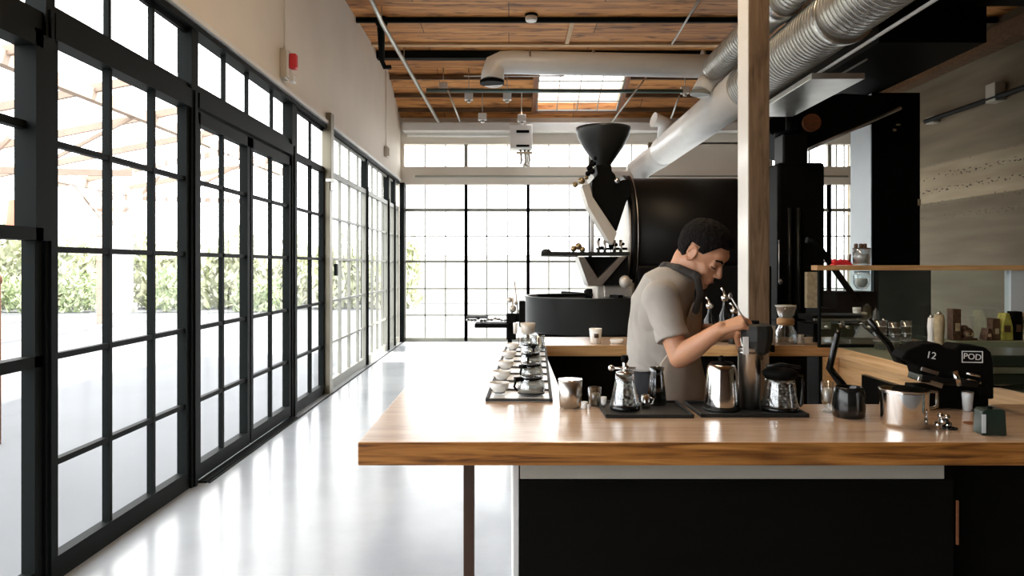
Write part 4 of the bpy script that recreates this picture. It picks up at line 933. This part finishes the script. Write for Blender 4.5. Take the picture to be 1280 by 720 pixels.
# back counter things (z = ZT)
def onback(x, Y=4.9): return Vector(((x-636)*Y/F, Y, ZT))
t = thing('white_cup', 'white printed paper cup on the back worktop before the cooling tray', 'cup', onback(744.5, 4.85))
kk = 4.85/F
b = B(); cup(b, 6.5*kk, 8*kk, 19*kk); obj('cup_body', b, 'porc', t)
b = B(); tube(b, [(0, -7.6*kk, 8*kk), (0, -7.8*kk, 13*kk)], 3*kk, 10); obj('print', b, 'brown', t)
b = B(); lathe(b, [(.035, 0), (.042, .004), (.045, .03), (.043, .03), (.035, .008)], 24); 
o = tag(obj('white_dish', b, 'porc', loc=onback(771, 4.86)), 'little white dish on the back worktop near the barista back', 'dish')
BL = ['leftmost dark syrup bottle on the worktop behind the barista', 'tallest dark syrup bottle with a steel pourer behind the barista', 'dark syrup bottle nearest the timber post']
for i, (x, h, Y) in enumerate(((887, 50, 4.9), (906, 60, 4.95), (917.5, 44, 4.83))):
    k = Y/F
    if i == 0:
        bt = thing('syrup_bottle', BL[0], 'bottle', onback(x, Y), group='syrup bottles on the back worktop'); k1 = Y/F
        b = B(); lathe(b, [(6.5*k, 0), (7*k, 1*k), (7*k, 28*k), (3*k, 36*k), (2.4*k, 42*k), (2.4*k, 44*k)], 24); obj('bottle_body', b, 'blackg', bt)
        b = B(); lathe(b, [(3.6*k, 43*k), (4.6*k, 45*k), (4.6*k, 48*k), (2*k, 50*k)], 16); tube(b, [(0,0,48*k), (-1.5*k,0,54*k), (-5*k,0,57*k)], 1.3*k, 8); obj('pourer', b, 'chrome', bt)
        b = B(); lathe(b, [(7.1*k, 8*k), (7.15*k, 8.5*k), (7.15*k, 22*k), (7.1*k, 22.5*k)], 24); obj('paper_label', b, 'tan', bt)
    else: dup(bt, onback(x, Y), label=BL[i], sc=(1, 1, h/50))
# wood-collared brewer
k = 4.85/F
t = thing('pour_over_brewer', 'hourglass pour-over brewer with wooden collar right of the post', 'coffee brewer', onback(982, 4.85))
b = B(); lathe(b, [(12*k, 0), (13*k, 2*k), (13*k, 14*k), (8*k, 25*k), (8*k, 30*k), (13*k, 46*k), (12.4*k, 46*k), (7.4*k, 30*k), (7.4*k, 25*k), (12*k, 14*k), (12*k, 3*k)], 32); obj('glass_body', b, 'cup_glass', t)
b = B(); lathe(b, [(8.4*k, 23*k), (10.5*k, 24*k), (10.5*k, 31*k), (8.4*k, 32*k)], 24); obj('wooden_collar', b, 'wood_rail', t)
b = B(); lathe(b, [(8*k, 32*k), (12*k, 46*k), (13*k, 48*k), (11*k, 46*k), (2*k, 30*k)], 24); obj('paper_filter', b, 'porc', t)
t = thing('white_cup', 'plain white beaker between the post and the pour-over brewer', 'cup', onback(963.5, 4.8)); b = B(); cup(b, 5*k, 5.4*k, 22*k); obj('cup_body', b, 'porc', t)
b = B(); lathe(b, [(5.2*k, 21*k), (5.8*k, 22*k), (5.2*k, 22.8*k)], 20); obj('rim', b, 'porc', t)
b = B(); lathe(b, [(4*k, 0), (5*k, 3*k), (3*k, 8*k), (4*k, 12*k)], 16); tag(obj('salt_cellar', b, 'satin', loc=onback(1001, 4.8)), 'tiny cream pot right of the pour-over brewer', 'pot')
# dark espresso station, centre right
k = 4.9/F
t = thing('espresso_station', 'dark multi-group espresso machine on the back worktop', 'espresso machine', (P(1058, 0, 5.0).x, 4.98, ZT))
b = B(); bx(b, -.28, .38, -.1, .18, .04, .13); bx(b, -.30, .10, -.14, .12, .15, .19); obj('machine_body', b, 'black', t, .01)
b = B(); bx(b, -.3, .1, -.16, -.14, .155, .17); bx(b, -.05, .2, -.14, .15, .0, .03); bx(b, -.26, -.19, -.17, -.14, .10, .15); obj('steel_trim', b, 'steel', t, .003)
b = B()
for x in (-.24, -.1, .04): tube(b, [(x, -.12, .155), (x, -.12, .11)], .022, 14); tube(b, [(x, -.14, .12), (x+.01, -.22, .115)], .010, 8)
obj('group_head', b, 'chrome', t)
b = B(); prism(b, [(-.02, .04), (.12, .04), (.02, .12)], -.15, -.12); obj('white_plate', b, 'porc', t)
b = B()
for x in (-.22, .3):
    b = B(); tube(b, [(x, 0, 0), (x, 0, .05)], .02, 10); obj('foot', b, 'black', t)
for i, (x, h, w, m, lab) in enumerate(((1071, 40, 5, 'porc', 'white sleeve of paper cups beside the espresso station'), (1079, 34, 4.5, 'satin', 'cream sleeve of paper cups beside the espresso station'), (1100, 36, 8, 'cup_glass', 'leftmost clear glass tumbler of the row by the dark column'), (1118, 34, 7, 'cup_glass', 'clear glass tumbler in the middle of the row by the dark column'), (1133, 36, 6, 'cup_glass', 'clear glass tumbler at the right end of the row by the dark column'))):
    Y = 5.12 if x < 1085 else 4.5; k = Y/F
    t = thing('cup_stack' if i < 2 else 'glass_tumbler', lab, 'cup stack' if i < 2 else 'glass', Vector(((x-636)*Y/F, Y, (ZT+.1301) if x < 1085 and x > 1010 else ZT)))
    hh = h*k-(.13 if x < 1085 else 0)
    b = B(); cup(b, w*.8*k, w*k, hh); obj('body', b, m, t)
    b = B()
    for q in range(3): lathe(b, [(w*k*.98, hh*(.3+.25*q)), (w*k*1.03, hh*(.3+.25*q)+.002), (w*k*.98, hh*(.3+.25*q)+.004)], 20)
    obj('rings', b, 'steel' if i > 1 else 'bone', t)
# bent steam arms
def arm(pts, label):
    b = B(); tube(b, pts, .02, 12, radii=[.022, .019, .017, .015, .012][:len(pts)])
    tag(obj('tap_arm', b, 'blackg'), label, 'tap', 'tall black taps on the service side')
q = Vector((P(1040, 0, 3.85).x, 3.85, .805))
arm([Vector((q.x+.01, 3.72, .813)), P(1037, 460, 3.75), P(1043, 434, 3.75), P(1047, 418, 3.75), P(1049, 412, 3.75)], 'bent black tap arm left of the plywood apron')
arm([Vector((2.15, 3.62, ZT)), P(1120, 448, 3.6), P(1111, 430, 3.6), P(1098, 416, 3.6), P(1086, 398, 3.6)], 'bent black tap arm right of the plywood apron')
# guard
t = thing('sneeze_guard', 'glass sneeze guard with a wooden top rail right of the post', 'sneeze guard', (2.0, 4.62, ZT))
b = B(); bx(b, -.04, 1.75, -.04, .05, .495, .527); obj('wooden_rail', b, 'wood_rail', t, .003)
b = B(); bx(b, .0, 1.7, 0, .006, .02, .495); obj('glass_panel', b, 'gglass', t)
b = B(); bx(b, 1.215, 1.30, -.01, .05, 0, .495); obj('pale_upright', b, 'bluegrey', t)
b = B(); bx(b, 1.305, 1.40, -.01, .05, 0, .495); obj('wood_upright', b, 'wood_rail', t)
b = B(); bx(b, .0, 1.7, -.01, .016, 0, .02); bx(b, -.012, .0, -.01, .02, 0, .495); obj('base_channel', b, 'frame', t)
ZR = ZT+.5275
Y = 4.62; k = Y/F
t = thing('packet_heap', 'small heap of red packets on the wooden guard rail', 'packets', Vector((P(1052,0,Y).x, Y, ZR)))
b = B(); rnd = random.Random(2)
for q in range(9): 
    c = Vector((rnd.uniform(-.05,.05), rnd.uniform(-.02,.02), rnd.uniform(.012,.035))); ell(b, c, (.02,.018,.012), sub=1)
prism(b, [(-.065, 0), (.06, 0), (.045, .02), (-.04, .02)], -.03, .03); obj('packets', b, 'red', t)
b = B(); tube(b, [(.05, 0, .0), (.055, 0, .07)], .006, 6); obj('brown_stick', b, 'brown', t)
t = thing('glass_jar', 'clear glass jar with dark lid on the guard rail', 'jar', Vector((P(1077,0,Y).x, Y, ZR)))
b = B(); cup(b, 10*k, 10.5*k, 21*k); obj('glass_body', b, 'cup_glass', t)
b = B()
for x in (-7, -1, 4): lathe(b, [(.010, 21*k), (.012, 22*k), (.012, 26*k), (.008, 27*k)], 12, (x*k, 0, 0))
lathe(b, [(10*k, 20.5*k), (10.8*k, 21*k), (10*k, 21.6*k)], 24); obj('lid_knobs', b, 'brown', t)
b = B(); lathe(b, [(8*k, 2*k), (9*k, 14*k)], 20); obj('sugar', b, 'porc', t)
t = thing('jar_reflection', 'round glass jar shape standing for a reflection below the wooden guard rail', 'jar', Vector((P(1077,0,4.75).x, 4.75, P(0,340,4.75).z)))  # jar shape built in place of a reflection under the rail
b = B(); lathe(b, [(.045, 0), (.052, -.02), (.05, -.08), (.03, -.11), (.005, -.115)], 24); obj('glass_body', b, 'cup_glass', t)
b = B(); lathe(b, [(.035, -.04), (.04, -.07), (.02, -.1)], 16); obj('sugar', b, 'porc', t)
b = B(); bx(b, -.01, .01, -.09, .01, 0, .006); tube(b, [(0,0,.0), (0,0,.004)], .046, 16); obj('hook', b, 'black', t)
pipe('boom_arm', [P(1008, 300, 6.6), P(1019, 302, 6.6), P(1071, 376, 6.6)], .03, 'black', 'black diagonal boom arm crossing the end window', 'arm')
b = B(); bx(b, P(1040,0,6.7).x, P(1090,0,6.7).x, 6.6, 6.9, 0, P(0,364,6.7).z); bx(b, P(1018,0,6.7).x, P(1040,0,6.7).x, 6.6, 6.9, 0, P(0,385,6.7).z)
tag(obj('machine_cabinet', b, 'black', None, .01), 'black floor-standing cabinet behind the espresso station', 'cabinet')
b = B(); bx(b, P(1017,0,6.5).x, P(1032.5,0,6.5).x, 6.64, 6.7, P(0,384.5,6.7).z, P(0,340,6.7).z); tag(obj('reflection_strip', b, 'tan', None, .004), 'tall tan speckled strip standing for a reflection, left of the diagonal arm', 'board')  # tan reflection at the guard glass, modelled as a solid strip
# retail shelf and items
t = thing('retail_shelf', 'pale green ledge carrying packets at the right edge', 'shelf', (2.735, 4.40, ZT))
b = B(); bx(b, 0, .85, 0, .17, 0.0005, .06); obj('ledge', b, 'greenst', t, .003)
b = B(); bx(b, .01, .84, -.004, 0, .004, .012); obj('front_line', b, 'dgreen', t)
ZL = ZT+.0605
def retail(x0, x1, yt, m, label, name, cat, kind='box', Y=4.5):
    k = Y/F; p = Vector((P((x0+x1)/2, 0, Y).x, Y, ZL)); h = EYE-(yt-332)*k-ZL; w = (x1-x0)*k/2
    t = thing(name, label, cat, p)
    b = B()
    if kind == 'box': bx(b, -w, w, -.03, .03, 0, h)
    elif kind == 'bag':
        prism(b, [(-w, 0), (w, 0), (w*.95, h*.5), (w*.5, h*.93), (w*.3, h), (-w*.2, h), (-w*.8, h*.45)], -.035, .035)
    elif kind == 'bottle': lathe(b, [(w*.95, 0), (w, .004), (w, h*.7), (w*.5, h*.86), (w*.45, h)], 20)
    elif kind == 'lump':
        ell(b, (0, 0, h*.45), (w*.8, .04, h*.45)); ell(b, (-w*.3, 0, h*.8), (w*.45, .03, h*.25)); bx(b, -w*.9, w, -.03, .03, 0, h*.15)
    obj('packet_body' if kind != 'bottle' else 'bottle_body', b, m, t, .004 if kind in ('box','bag') else 0)
    b = B()
    if kind == 'bottle': lathe(b, [(w*.5, h), (w*.55, h+.002), (w*.5, h+.015)], 16); obj('cap', b, 'brown', t)
    else: bx(b, -w*.5, w*.5, -.0385, -.0355, h*.3, h*.55); obj('label_patch', b, 'brown' if m != 'brown' else 'tan', t)
retail(1187, 1198, 386, 'brown', 'tall dark brown box at the left end of the retail ledge', 'coffee_box', 'box')
retail(1198.5, 1218, 407, 'brown', 'low brown crumpled packet on the retail ledge', 'coffee_packet', 'packet', 'lump')
retail(1228, 1236, 410, 'brown', 'short dark packet in the gap of the retail ledge', 'coffee_packet', 'packet', 'bag')
retail(1237, 1246, 398, 'brown', 'square-topped dark box left of the yellow-green packet', 'coffee_box', 'box')
retail(1246.5, 1262, 391, 'yellow', 'yellow-green foil packet on the retail ledge', 'coffee_packet', 'packet', 'bag')
retail(1262.5, 1274, 389, 'black', 'black upright box right of the yellow-green packet', 'coffee_box', 'box')
retail(1274.5, 1288, 391, 'tan', 'tan packet cut by the right edge of the picture', 'coffee_packet', 'packet', 'bag')
for x, w, yt, m, lab, Y in ((1164, 4.5, 397, 'porc', 'slim white bottle left of the dark retail boxes', 4.3), (1174, 6.5, 393, 'tan', 'cream wooden pepper mill right of the slim white bottle', 4.2)):
    k = Y/F; p = Vector((P(x, 0, Y).x, Y, ZT)); h = EYE-(yt-332)*k-ZT
    t = thing('slim_bottle' if m == 'porc' else 'pepper_mill', lab, 'bottle' if m == 'porc' else 'mill', p)
    b = B(); lathe(b, [(w*k, 0), (w*k*1.02, .01), (w*k*.85, h*.5), (w*k, h*.75), (w*k*.8, h)], 20); obj('body', b, m, t)
    b = B(); lathe(b, [(w*k*.4, h), (w*k*.5, h+.006), (w*k*.2, h+.018)], 14); obj('knob', b, 'steel', t)

# ------------------------------------------------------------------ person
def capsule(bm, a, c, r0, r1, seg=16, flat=1.0, fdir=None):
    a = Vector(a); c = Vector(c); u, v, d = frame_of(c-a)
    if fdir is not None:
        f = Vector(fdir); u = (f-d*f.dot(d)).normalized(); v = d.cross(u)
    L_ = (c-a).length; rings = []
    prof = []
    for i in range(5): an = -PI/2+PI/2*i/4; prof.append((a+d*math.sin(an)*r0, math.cos(an)*r0+.0002))
    for i in range(5): an = PI/2*i/4; prof.append((c+d*math.sin(an)*r1, math.cos(an)*r1+.0002))
    for p, r in prof: rings.append([bm.verts.new(p+u*math.cos(2*PI*k/seg)*r*flat+v*math.sin(2*PI*k/seg)*r) for k in range(seg)])
    for x, y in zip(rings, rings[1:]):
        for k in range(seg): bm.faces.new((x[k], x[(k+1)%seg], y[(k+1)%seg], y[k]))
    bm.faces.new(rings[0][::-1]); bm.faces.new(rings[-1])
def loft(bm, secs, seg=28):
    """secs: (centre, axis_side vector*half width, axis_front vector*half depth)"""
    rings = []
    for c, a, f in secs:
        rings.append([bm.verts.new(Vector(c)+Vector(a)*math.copysign(abs(math.cos(t))**.85, math.cos(t))+Vector(f)*math.copysign(abs(math.sin(t))**.85, math.sin(t))) for t in [2*PI*k/seg for k in range(seg)]])
    for x, y in zip(rings, rings[1:]):
        for k in range(seg): bm.faces.new((x[k], x[(k+1)%seg], y[(k+1)%seg], y[k]))
    bm.faces.new(rings[0][::-1]); bm.faces.new(rings[-1])
def fuse(name, bm, m, parent, voxel=.005, smooth=6, disp=None):
    bmesh.ops.recalc_face_normals(bm, faces=bm.faces)
    me = bpy.data.meshes.new(name+'_src'); bm.to_mesh(me); bm.free()
    tmp = bpy.data.objects.new('tmp', me); COL.objects.link(tmp)
    r = tmp.modifiers.new('r', 'REMESH'); r.mode = 'VOXEL'; r.voxel_size = voxel; r.use_smooth_shade = True
    s = tmp.modifiers.new('s', 'SMOOTH'); s.iterations = smooth; s.factor = .6
    bpy.context.view_layer.update()
    out = bpy.data.meshes.new_from_object(tmp.evaluated_get(bpy.context.evaluated_depsgraph_get()))
    bpy.data.objects.remove(tmp); bpy.data.meshes.remove(me)
    if disp:
        ns = [v.normal.copy() for v in out.vertices]
        for v, n in zip(out.vertices, ns): v.co += n*disp(v.co)
    o = bpy.data.objects.new(name, out); COL.objects.link(o); out.materials.clear(); out.materials.append(M[m]); o.parent = parent
    for p in out.polygons: p.use_smooth = True
    return o
sp0 = P(913, 370, 2.6); sp1 = P(938, 412, 2.6)
b = B(); tube(b, [sp0, sp1], .0028, 8); ell(b, sp0, (.008,.003,.012), sub=2)
tag(obj('stirring_spoon', b, 'steel'), 'thin steel spoon held upright over the black funnel', 'spoon')
man = thing('person', 'person in grey T-shirt and taupe apron bent over the bar holding a black funnel', 'person', (.62, 3.05, 0))
MO = man.location.copy()
fw = Vector((.94, -.34, 0)).normalized(); rt = Vector((fw.y, -fw.x, 0))      # facing, his right-hand side
up = Vector((0,0,1))
pel = Vector((.655, 3.06, .98)); wai = Vector((.645, 3.05, 1.10)); che = Vector((.645, 3.03, 1.27)); shl = Vector((.67, 3.01, 1.375)); nkb = Vector((.715, 2.99, 1.435))
tn = Vector((fw.x*.9, fw.y*.9, -.35)).normalized()
hy = Vector((.82, -.57, 0)).normalized(); pit = math.radians(36)
HF = hy*math.cos(pit)-up*math.sin(pit); HU = hy*math.sin(pit)+up*math.cos(pit); HR = HF.cross(HU).normalized()
HC = P(878, 315, 2.95)
Rm = Matrix((HF, HR, HU)).transposed()
HS = 1.07
def H(f, r, u): return HC+(HF*f+HR*r+HU*u)*HS-MO
Rsh = Vector((.60, 2.855, 1.325)); Rel = Vector((.655, 2.765, 1.095)); Rwr = P(901, 411, 2.64)
Lsh = Vector((.735, 3.185, 1.335)); Lel = Vector((.78, 3.10, 1.15)); Lwr = Vector((.918, 2.80, 1.20))
b = B()
W = lambda v: Vector(v)-MO
# torso
loft(b, [(W(pel)-up*.10, rt*.155, fw*.11), (W(pel), rt*.16, fw*.115), (W(wai), rt*.14, fw*.10), (W(che), rt*.16, tn*.115), (W(shl), rt*.155, tn*.09), (W(nkb), rt*.07, tn*.06)])
ell(b, W(Rsh), (.055,.055,.06)); ell(b, W(Lsh), (.055,.055,.06))
capsule(b, W(shl), W(Rsh), .06, .05); capsule(b, W(shl), W(Lsh), .06, .05)
# neck
capsule(b, W(nkb)-up*.02, H(-.035, 0, -.055), .058, .056)
capsule(b, W(nkb)+fw*.01, H(.0, 0, -.09), .05, .045)
# head
ell(b, H(-.005, 0, .02), tuple(HS*v for v in (.098, .077, .088)), Rm)
ell(b, H(.028, 0, -.04), tuple(HS*v for v in (.066, .060, .070)), Rm)
ell(b, H(.040, 0, -.075), tuple(HS*v for v in (.048, .046, .042)), Rm)
ell(b, H(.070, 0, -.100), tuple(HS*v for v in (.024, .026, .020)), Rm); ell(b, H(.066, 0, -.066), tuple(HS*v for v in (.026, .034, .034)), Rm)
ell(b, H(.064, 0, .030), tuple(HS*v for v in (.032, .055, .030)), Rm)        # forehead
for s in (-1, 1):
    ell(b, H(.0, s*.052, -.055), tuple(HS*v for v in (.04, .014, .035)), Rm)   # jaw angle
    capsule(b, H(.086, s*.014, .008), H(.074, s*.047, .006), .008, .007)        # brow
    ell(b, H(.072, s*.033, -.010), tuple(HS*v for v in (.016, .016, .012)), Rm)  # lids
    ell(b, H(.053, s*.036, -.040), tuple(HS*v for v in (.026, .022, .026)), Rm)  # cheek
    # ear: rim + lobe
    pts = [H(-.008+.016*math.cos(a), s*(.077+.006*(1-abs(math.cos(a)))), -.012+.028*math.sin(a)) for a in [-2.2+i*.45 for i in range(13)]]
    for q0, q1 in zip(pts, pts[1:]): capsule(b, q0, q1, .0055, .0055, 8)
    ell(b, H(-.004, s*.074, -.012), tuple(HS*v for v in (.014, .006, .024)), Rm)
    ell(b, H(.099, s*.010, -.043), tuple(HS*v for v in (.009, .008, .007)), Rm) # nostril wing
capsule(b, H(.086, 0, .002), H(.106, 0, -.034), .008, .0110)
ell(b, H(.107, 0, -.038), tuple(HS*v for v in (.0115, .012, .010)), Rm)
ell(b, H(.086, 0, -.060), tuple(HS*v for v in (.010, .020, .008)), Rm)
ell(b, H(.091, 0, -.068), tuple(HS*v for v in (.008, .021, .0055)), Rm)
ell(b, H(.088, 0, -.080), tuple(HS*v for v in (.008, .018, .0055)), Rm)
# arms
def limb(pts):
    for (a, ra), (c, rc) in zip(pts, pts[1:]): capsule(b, W(a), W(c), ra, rc, 20)
limb([(Rsh, .052), (Rsh.lerp(Rel, .5), .047), (Rel, .039)]); limb([(Rel, .040), (Rel.lerp(Rwr, .3), .043), (Rel.lerp(Rwr, .75), .031), (Rwr, .026)])
limb([(Lsh, .052), (Lsh.lerp(Lel, .5), .047), (Lel, .039)]); limb([(Lel, .040), (Lel.lerp(Lwr, .3), .043), (Lel.lerp(Lwr, .75), .031), (Lwr, .026)])
def hand(wr, dirv, side, down, thumb_side, curl):
    """palm from wrist along dirv; side = across the knuckles (index side positive), down = palm facing"""
    d = Vector(dirv).normalized(); s = Vector(side); s = (s-d*s.dot(d)).normalized(); n = Vector(down); n = (n-d*n.dot(d)-s*n.dot(s)).normalized()
    wr = Vector(wr)
    for i, o_ in enumerate((.030, .010, -.010, -.029)):
        kn = wr+d*(.088-.006*abs(i-1))+s*o_
        capsule(b, W(wr+d*.008+s*o_*.55), W(kn), .0155, .0125, 12)
        ln_ = [(.042, .026, .020), (.046, .030, .021), (.043, .027, .020), (.034, .021, .018)][i]
        p = kn; ang = curl[0]
        for j, L_ in enumerate(ln_):
            q = p+(d*math.cos(ang)+n*math.sin(ang))*L_-s*o_*.06
            capsule(b, W(p), W(q), .0098-.0008*j, .0090-.0008*j, 12); p = q; ang += curl[1]
    base = wr+d*.022+s*thumb_side*.026+n*.006
    p1 = base+(d*.55+s*thumb_side*.45+n*.55).normalized()*.042; p2 = p1+(d*.6+n*.75).normalized()*.032; p3 = p2+(d*.55+n*.8-s*thumb_side*.2).normalized()*.026
    capsule(b, W(base), W(p1), .0155, .0125, 12); capsule(b, W(p1), W(p2), .0115, .0105, 12); capsule(b, W(p2), W(p3), .0105, .0088, 12)
# right hand rests over the funnel's top, fingers curled down on it
hand(Rwr, Vector((.072, -.02, .026)), Vector((0, .9, .35)), Vector((.15, .25, -.95)), 1, (.85, .5))
hand(Lwr, Vector((.005, -.08, .0)), Vector((-1, 0, .1)), Vector((0, -.1, -1)), 1, (.5, .55))
# legs and feet
Hip = [pel-up*.06+rt*.085, pel-up*.06-rt*.085]; feet = []
for i, hp in enumerate(Hip):
    kn = Vector((hp.x+.02, hp.y, .50)); an = Vector((hp.x-.02, hp.y, .09))
    limb([(hp, .08), (kn, .052), (an, .037)]); to = an+fw*.15-up*.055; capsule(b, W(an-fw*.03-up*.045), W(to), .034, .028)
    feet.append((hp, kn, an, to))
body = fuse('body', b, 'skin', man, .0036, 4)
# hair : shell that sinks into the head outside the hairline
b = B(); ell(b, (0,0,0), (1,1,1), sub=6)
def sm(a, c, x): t_ = max(0, min(1, (x-a)/(c-a))); return t_*t_*(3-2*t_)
for v in b.verts:
    n = v.co.normalized(); f, r, u = n.x*.098, n.y*.077, n.z*.088+.02
    line = -.050 if f < -.035 else (-.050+(f+.035)/.035*.052 if f < 0 else (.002+(f)/.04*.004 if f < .035 else .006+(f-.035)/.03*.050))
    line = min(line, .062)
    if abs(r) > .06 and -.028 < f < .010: line = max(line, .022)
    g = sm(line-.006, line+.010, u)
    thick = .006+.014*sm(.0, .09, u)+.002*sm(.02, .09, f)
    k_ = .88+(.12)*g; base = Vector((n.x*.098, n.y*.077, n.z*.088))*k_
    tuft = .003*mnoise.noise(n*9)+.002*mnoise.noise(n*24)
    c = base+n*(thick+tuft)*g
    v.co = H(c.x-.005, c.y, c.z+.02)
hair = obj('hair', b, 'hair', man)
for p in hair.data.polygons: p.use_smooth = True
b = B()
for s in (-1, 1):
    pts = [H(.092, s*.013, .012), H(.0905, s*.028, .018), H(.076, s*.048, .013)]
    capsule(b, pts[0], pts[1], .0042, .0046, 8); capsule(b, pts[1], pts[2], .0046, .003, 8)
    lp = [H(.0868-.011*q*q-.001*q, s*(.033+.014*q), -.0178+.0035*q*q) for q in (-1, -.5, 0, .5, 1)]
    for l0, l1 in zip(lp, lp[1:]): capsule(b, l0, l1, .0021, .0021, 6)
obj('eyebrows_and_lashes', b, 'hair', man)
b = B(); ell(b, H(.0992, 0, -.0715), tuple(HS*v for v in (.0025, .016, .0042)), Rm, 2); obj('lips', b, 'lip', man)
# T-shirt
b = B(); E = .014
def fold(p):
    return .007*mnoise.noise(Vector((p.x*10, p.y*10, p.z*5)))+(.0065*abs(math.sin((p.x*1.0+p.z*.42+.18*mnoise.noise(p*5))*42))-.003)*max(0, min(1, (1.36-p.z)*6))
loft(b, [(W(pel)+up*.04, rt*(.185), fw*(.15)), (W(wai), rt*(.172), fw*(.135)), (W(che), rt*(.18), tn*(.138)), (W(shl)-up*.0, rt*(.172), tn*(.108)), (W(shl.lerp(nkb, .75)), rt*.105, tn*.08), (W(nkb)+up*.004-fw*.012, rt*.068, tn*.058)])
for S_, E_ in ((Rsh, Rel), (Lsh, Lel)):
    ell(b, W(S_), (.072,.070,.070)); capsule(b, W(shl), W(S_), .072, .064)
    d = (E_-S_); capsule(b, W(S_), W(S_+d*.36), .068, .064, 24)
    # sleeve opening
    q0 = S_+d*.2; q1 = S_+d*.70; tube(b, [W(q0), W(q1)], .06, 24, radii=[.064, .066])
shirt = fuse('t_shirt', b, 'shirt', man, .005, 6, fold)
b = B(); 
cpts = [nkb+(-fw*.062*math.cos(a)+rt*.075*math.sin(a))+Vector((0,0,.012*math.cos(a)-.006)) for a in [i*PI/8 for i in range(16)]]
tube(b, [W(c) for c in cpts+[cpts[0]]], .009, 8); obj('collar', b, 'shirt', man)
# apron: bib, skirt, neck strap, waist tie
def shell(bm, rows, th=.006):
    fr = [[bm.verts.new(p) for p in r] for r in rows]; 
    bk = [[bm.verts.new(Vector(p)+th*Vector(tn)) for p in r] for r in rows]
    nR, nC = len(rows), len(rows[0])
    for i in range(nR-1):
        for j in range(nC-1):
            bm.faces.new((fr[i][j], fr[i][j+1], fr[i+1][j+1], fr[i+1][j])); bm.faces.new((bk[i][j], bk[i+1][j], bk[i+1][j+1], bk[i][j+1]))
    for i in range(nR-1):
        for j in (0, nC-1): bm.faces.new((fr[i][j], fr[i+1][j], bk[i+1][j], bk[i][j]))
    for j in range(nC-1):
        for i in (0, nR-1): bm.faces.new((fr[i][j], fr[i][j+1], bk[i][j+1], bk[i][j]))
rows = []
for z, c, a, dp, w0 in ((1.30, che.lerp(shl,.4), .55, .142, .182), (1.22, che.lerp(wai,.3), .75, .154, .19), (1.13, wai.lerp(che,.2), 1.1, .158, .185), (1.06, wai, 1.45, .156, .185), (.98, pel, 1.5, .166, .198), (.88, pel, 1.5, .172, .205), (.70, pel, 1.45, .185, .22), (.55, pel, 1.4, .19, .225)):
    r_ = []
    for j in range(25):
        an = -a+2*a*j/24
        p = Vector((c.x, c.y, z))+rt*w0*math.sin(an)+fw*dp*math.cos(an)*1.0+fw*.004*math.sin(j*1.3+z*20)
        r_.append(W(p))
    rows.append(r_)
b = B(); shell(b, rows); o = obj('apron', b, 'apron', man)
for p in o.data.polygons: p.use_smooth = True
sb = B()
p_ = [che.lerp(shl,.4)+up*0, ]
for s in (-1, 1):
    a0 = Vector((che.lerp(shl,.4).x, che.lerp(shl,.4).y, 1.270))+rt*.097*s+fw*.136
    a1 = nkb+rt*.085*s+fw*.065-up*.025; a2 = nkb+rt*.078*s-fw*.005+up*.012; a3 = nkb+rt*.045*s-fw*.066+up*.024; a4 = nkb-fw*.078+up*.026
    pts = [a0, a0.lerp(a1, .5)+fw*.018, a1+fw*.006, a2-up*.004, a3-up*.006, a4-up*.01]
    for q0, q1 in zip(pts, pts[1:]): capsule(sb, W(q0), W(q1), .018, .018, 14, flat=.4, fdir=(q0+q1)/2-nkb+up*.05)
fuse('apron_strap', sb, 'strap', man, .003, 10)
# trousers and shoes
b = B()
loft(b, [(W(pel)+up*.06, rt*.165, fw*.122), (W(pel)-up*.04, rt*.178, fw*.128), (W(pel)-up*.12, rt*.16, fw*.11)])
for hp, kn, an, to in feet: capsule(b, W(hp), W(kn), .095, .068); capsule(b, W(kn), W(an+up*.03), .066, .055)
fuse('trousers', b, 'jeans', man, .008, 4)
b = B()
for hp, kn, an, to in feet: capsule(b, W(an-fw*.035-up*.045), W(to), .045, .042); capsule(b, W(an-up*.01), W(an-up*.03), .045, .045)
for v in b.verts: v.co.z = max(v.co.z, .001)
o = fuse('shoes', b, 'black', man, .006, 3)

# ------------------------------------------------------------------ light
w = bpy.data.worlds.new('daylight'); bpy.context.scene.world = w; w.use_nodes = True
bg = w.node_tree.nodes['Background']; bg.inputs[0].default_value = (.98, .985, 1.0, 1); bg.inputs[1].default_value = 5.0
sun = bpy.data.lights.new('sun', 'SUN'); sun.energy = 16; sun.angle = .03; sun.color = (1, .93, .82)
so = bpy.data.objects.new('sun', sun); COL.objects.link(so); so.rotation_euler = Vector((.56, .25, .80)).to_track_quat('Z', 'Y').to_euler()
def area(name, loc, rot, sx, sy, e, col=(1, .95, .88)):
    l = bpy.data.lights.new(name, 'AREA'); l.shape = 'RECTANGLE'; l.size = sx; l.size_y = sy; l.energy = e; l.color = col
    o = bpy.data.objects.new(name, l); COL.objects.link(o); o.location = loc; o.rotation_euler = rot
# added warm fill light to brighten the interior, no fitting, above the view
area('warm_fill_light', (.6, 4.2, 4.6), (0, 0, 0), .4, 3, 60, (1, .78, .52))

# ------------------------------------------------------------------ camera
cam = bpy.data.cameras.new('camera'); co = bpy.data.objects.new('camera', cam); COL.objects.link(co)
co.location = (0, 0, EYE); co.rotation_euler = (PI/2, 0, 0)
cam.sensor_width = 36; cam.lens = F/1280*36; cam.shift_x = 4/1280; cam.shift_y = -28/1280; cam.clip_start = .05; cam.clip_end = 300
sc = bpy.context.scene; sc.camera = co
sc.view_settings.view_transform = 'Standard'; sc.view_settings.look = 'None'; sc.view_settings.gamma = 1; sc.view_settings.use_curve_mapping = False
sc.view_settings.exposure = 0.32
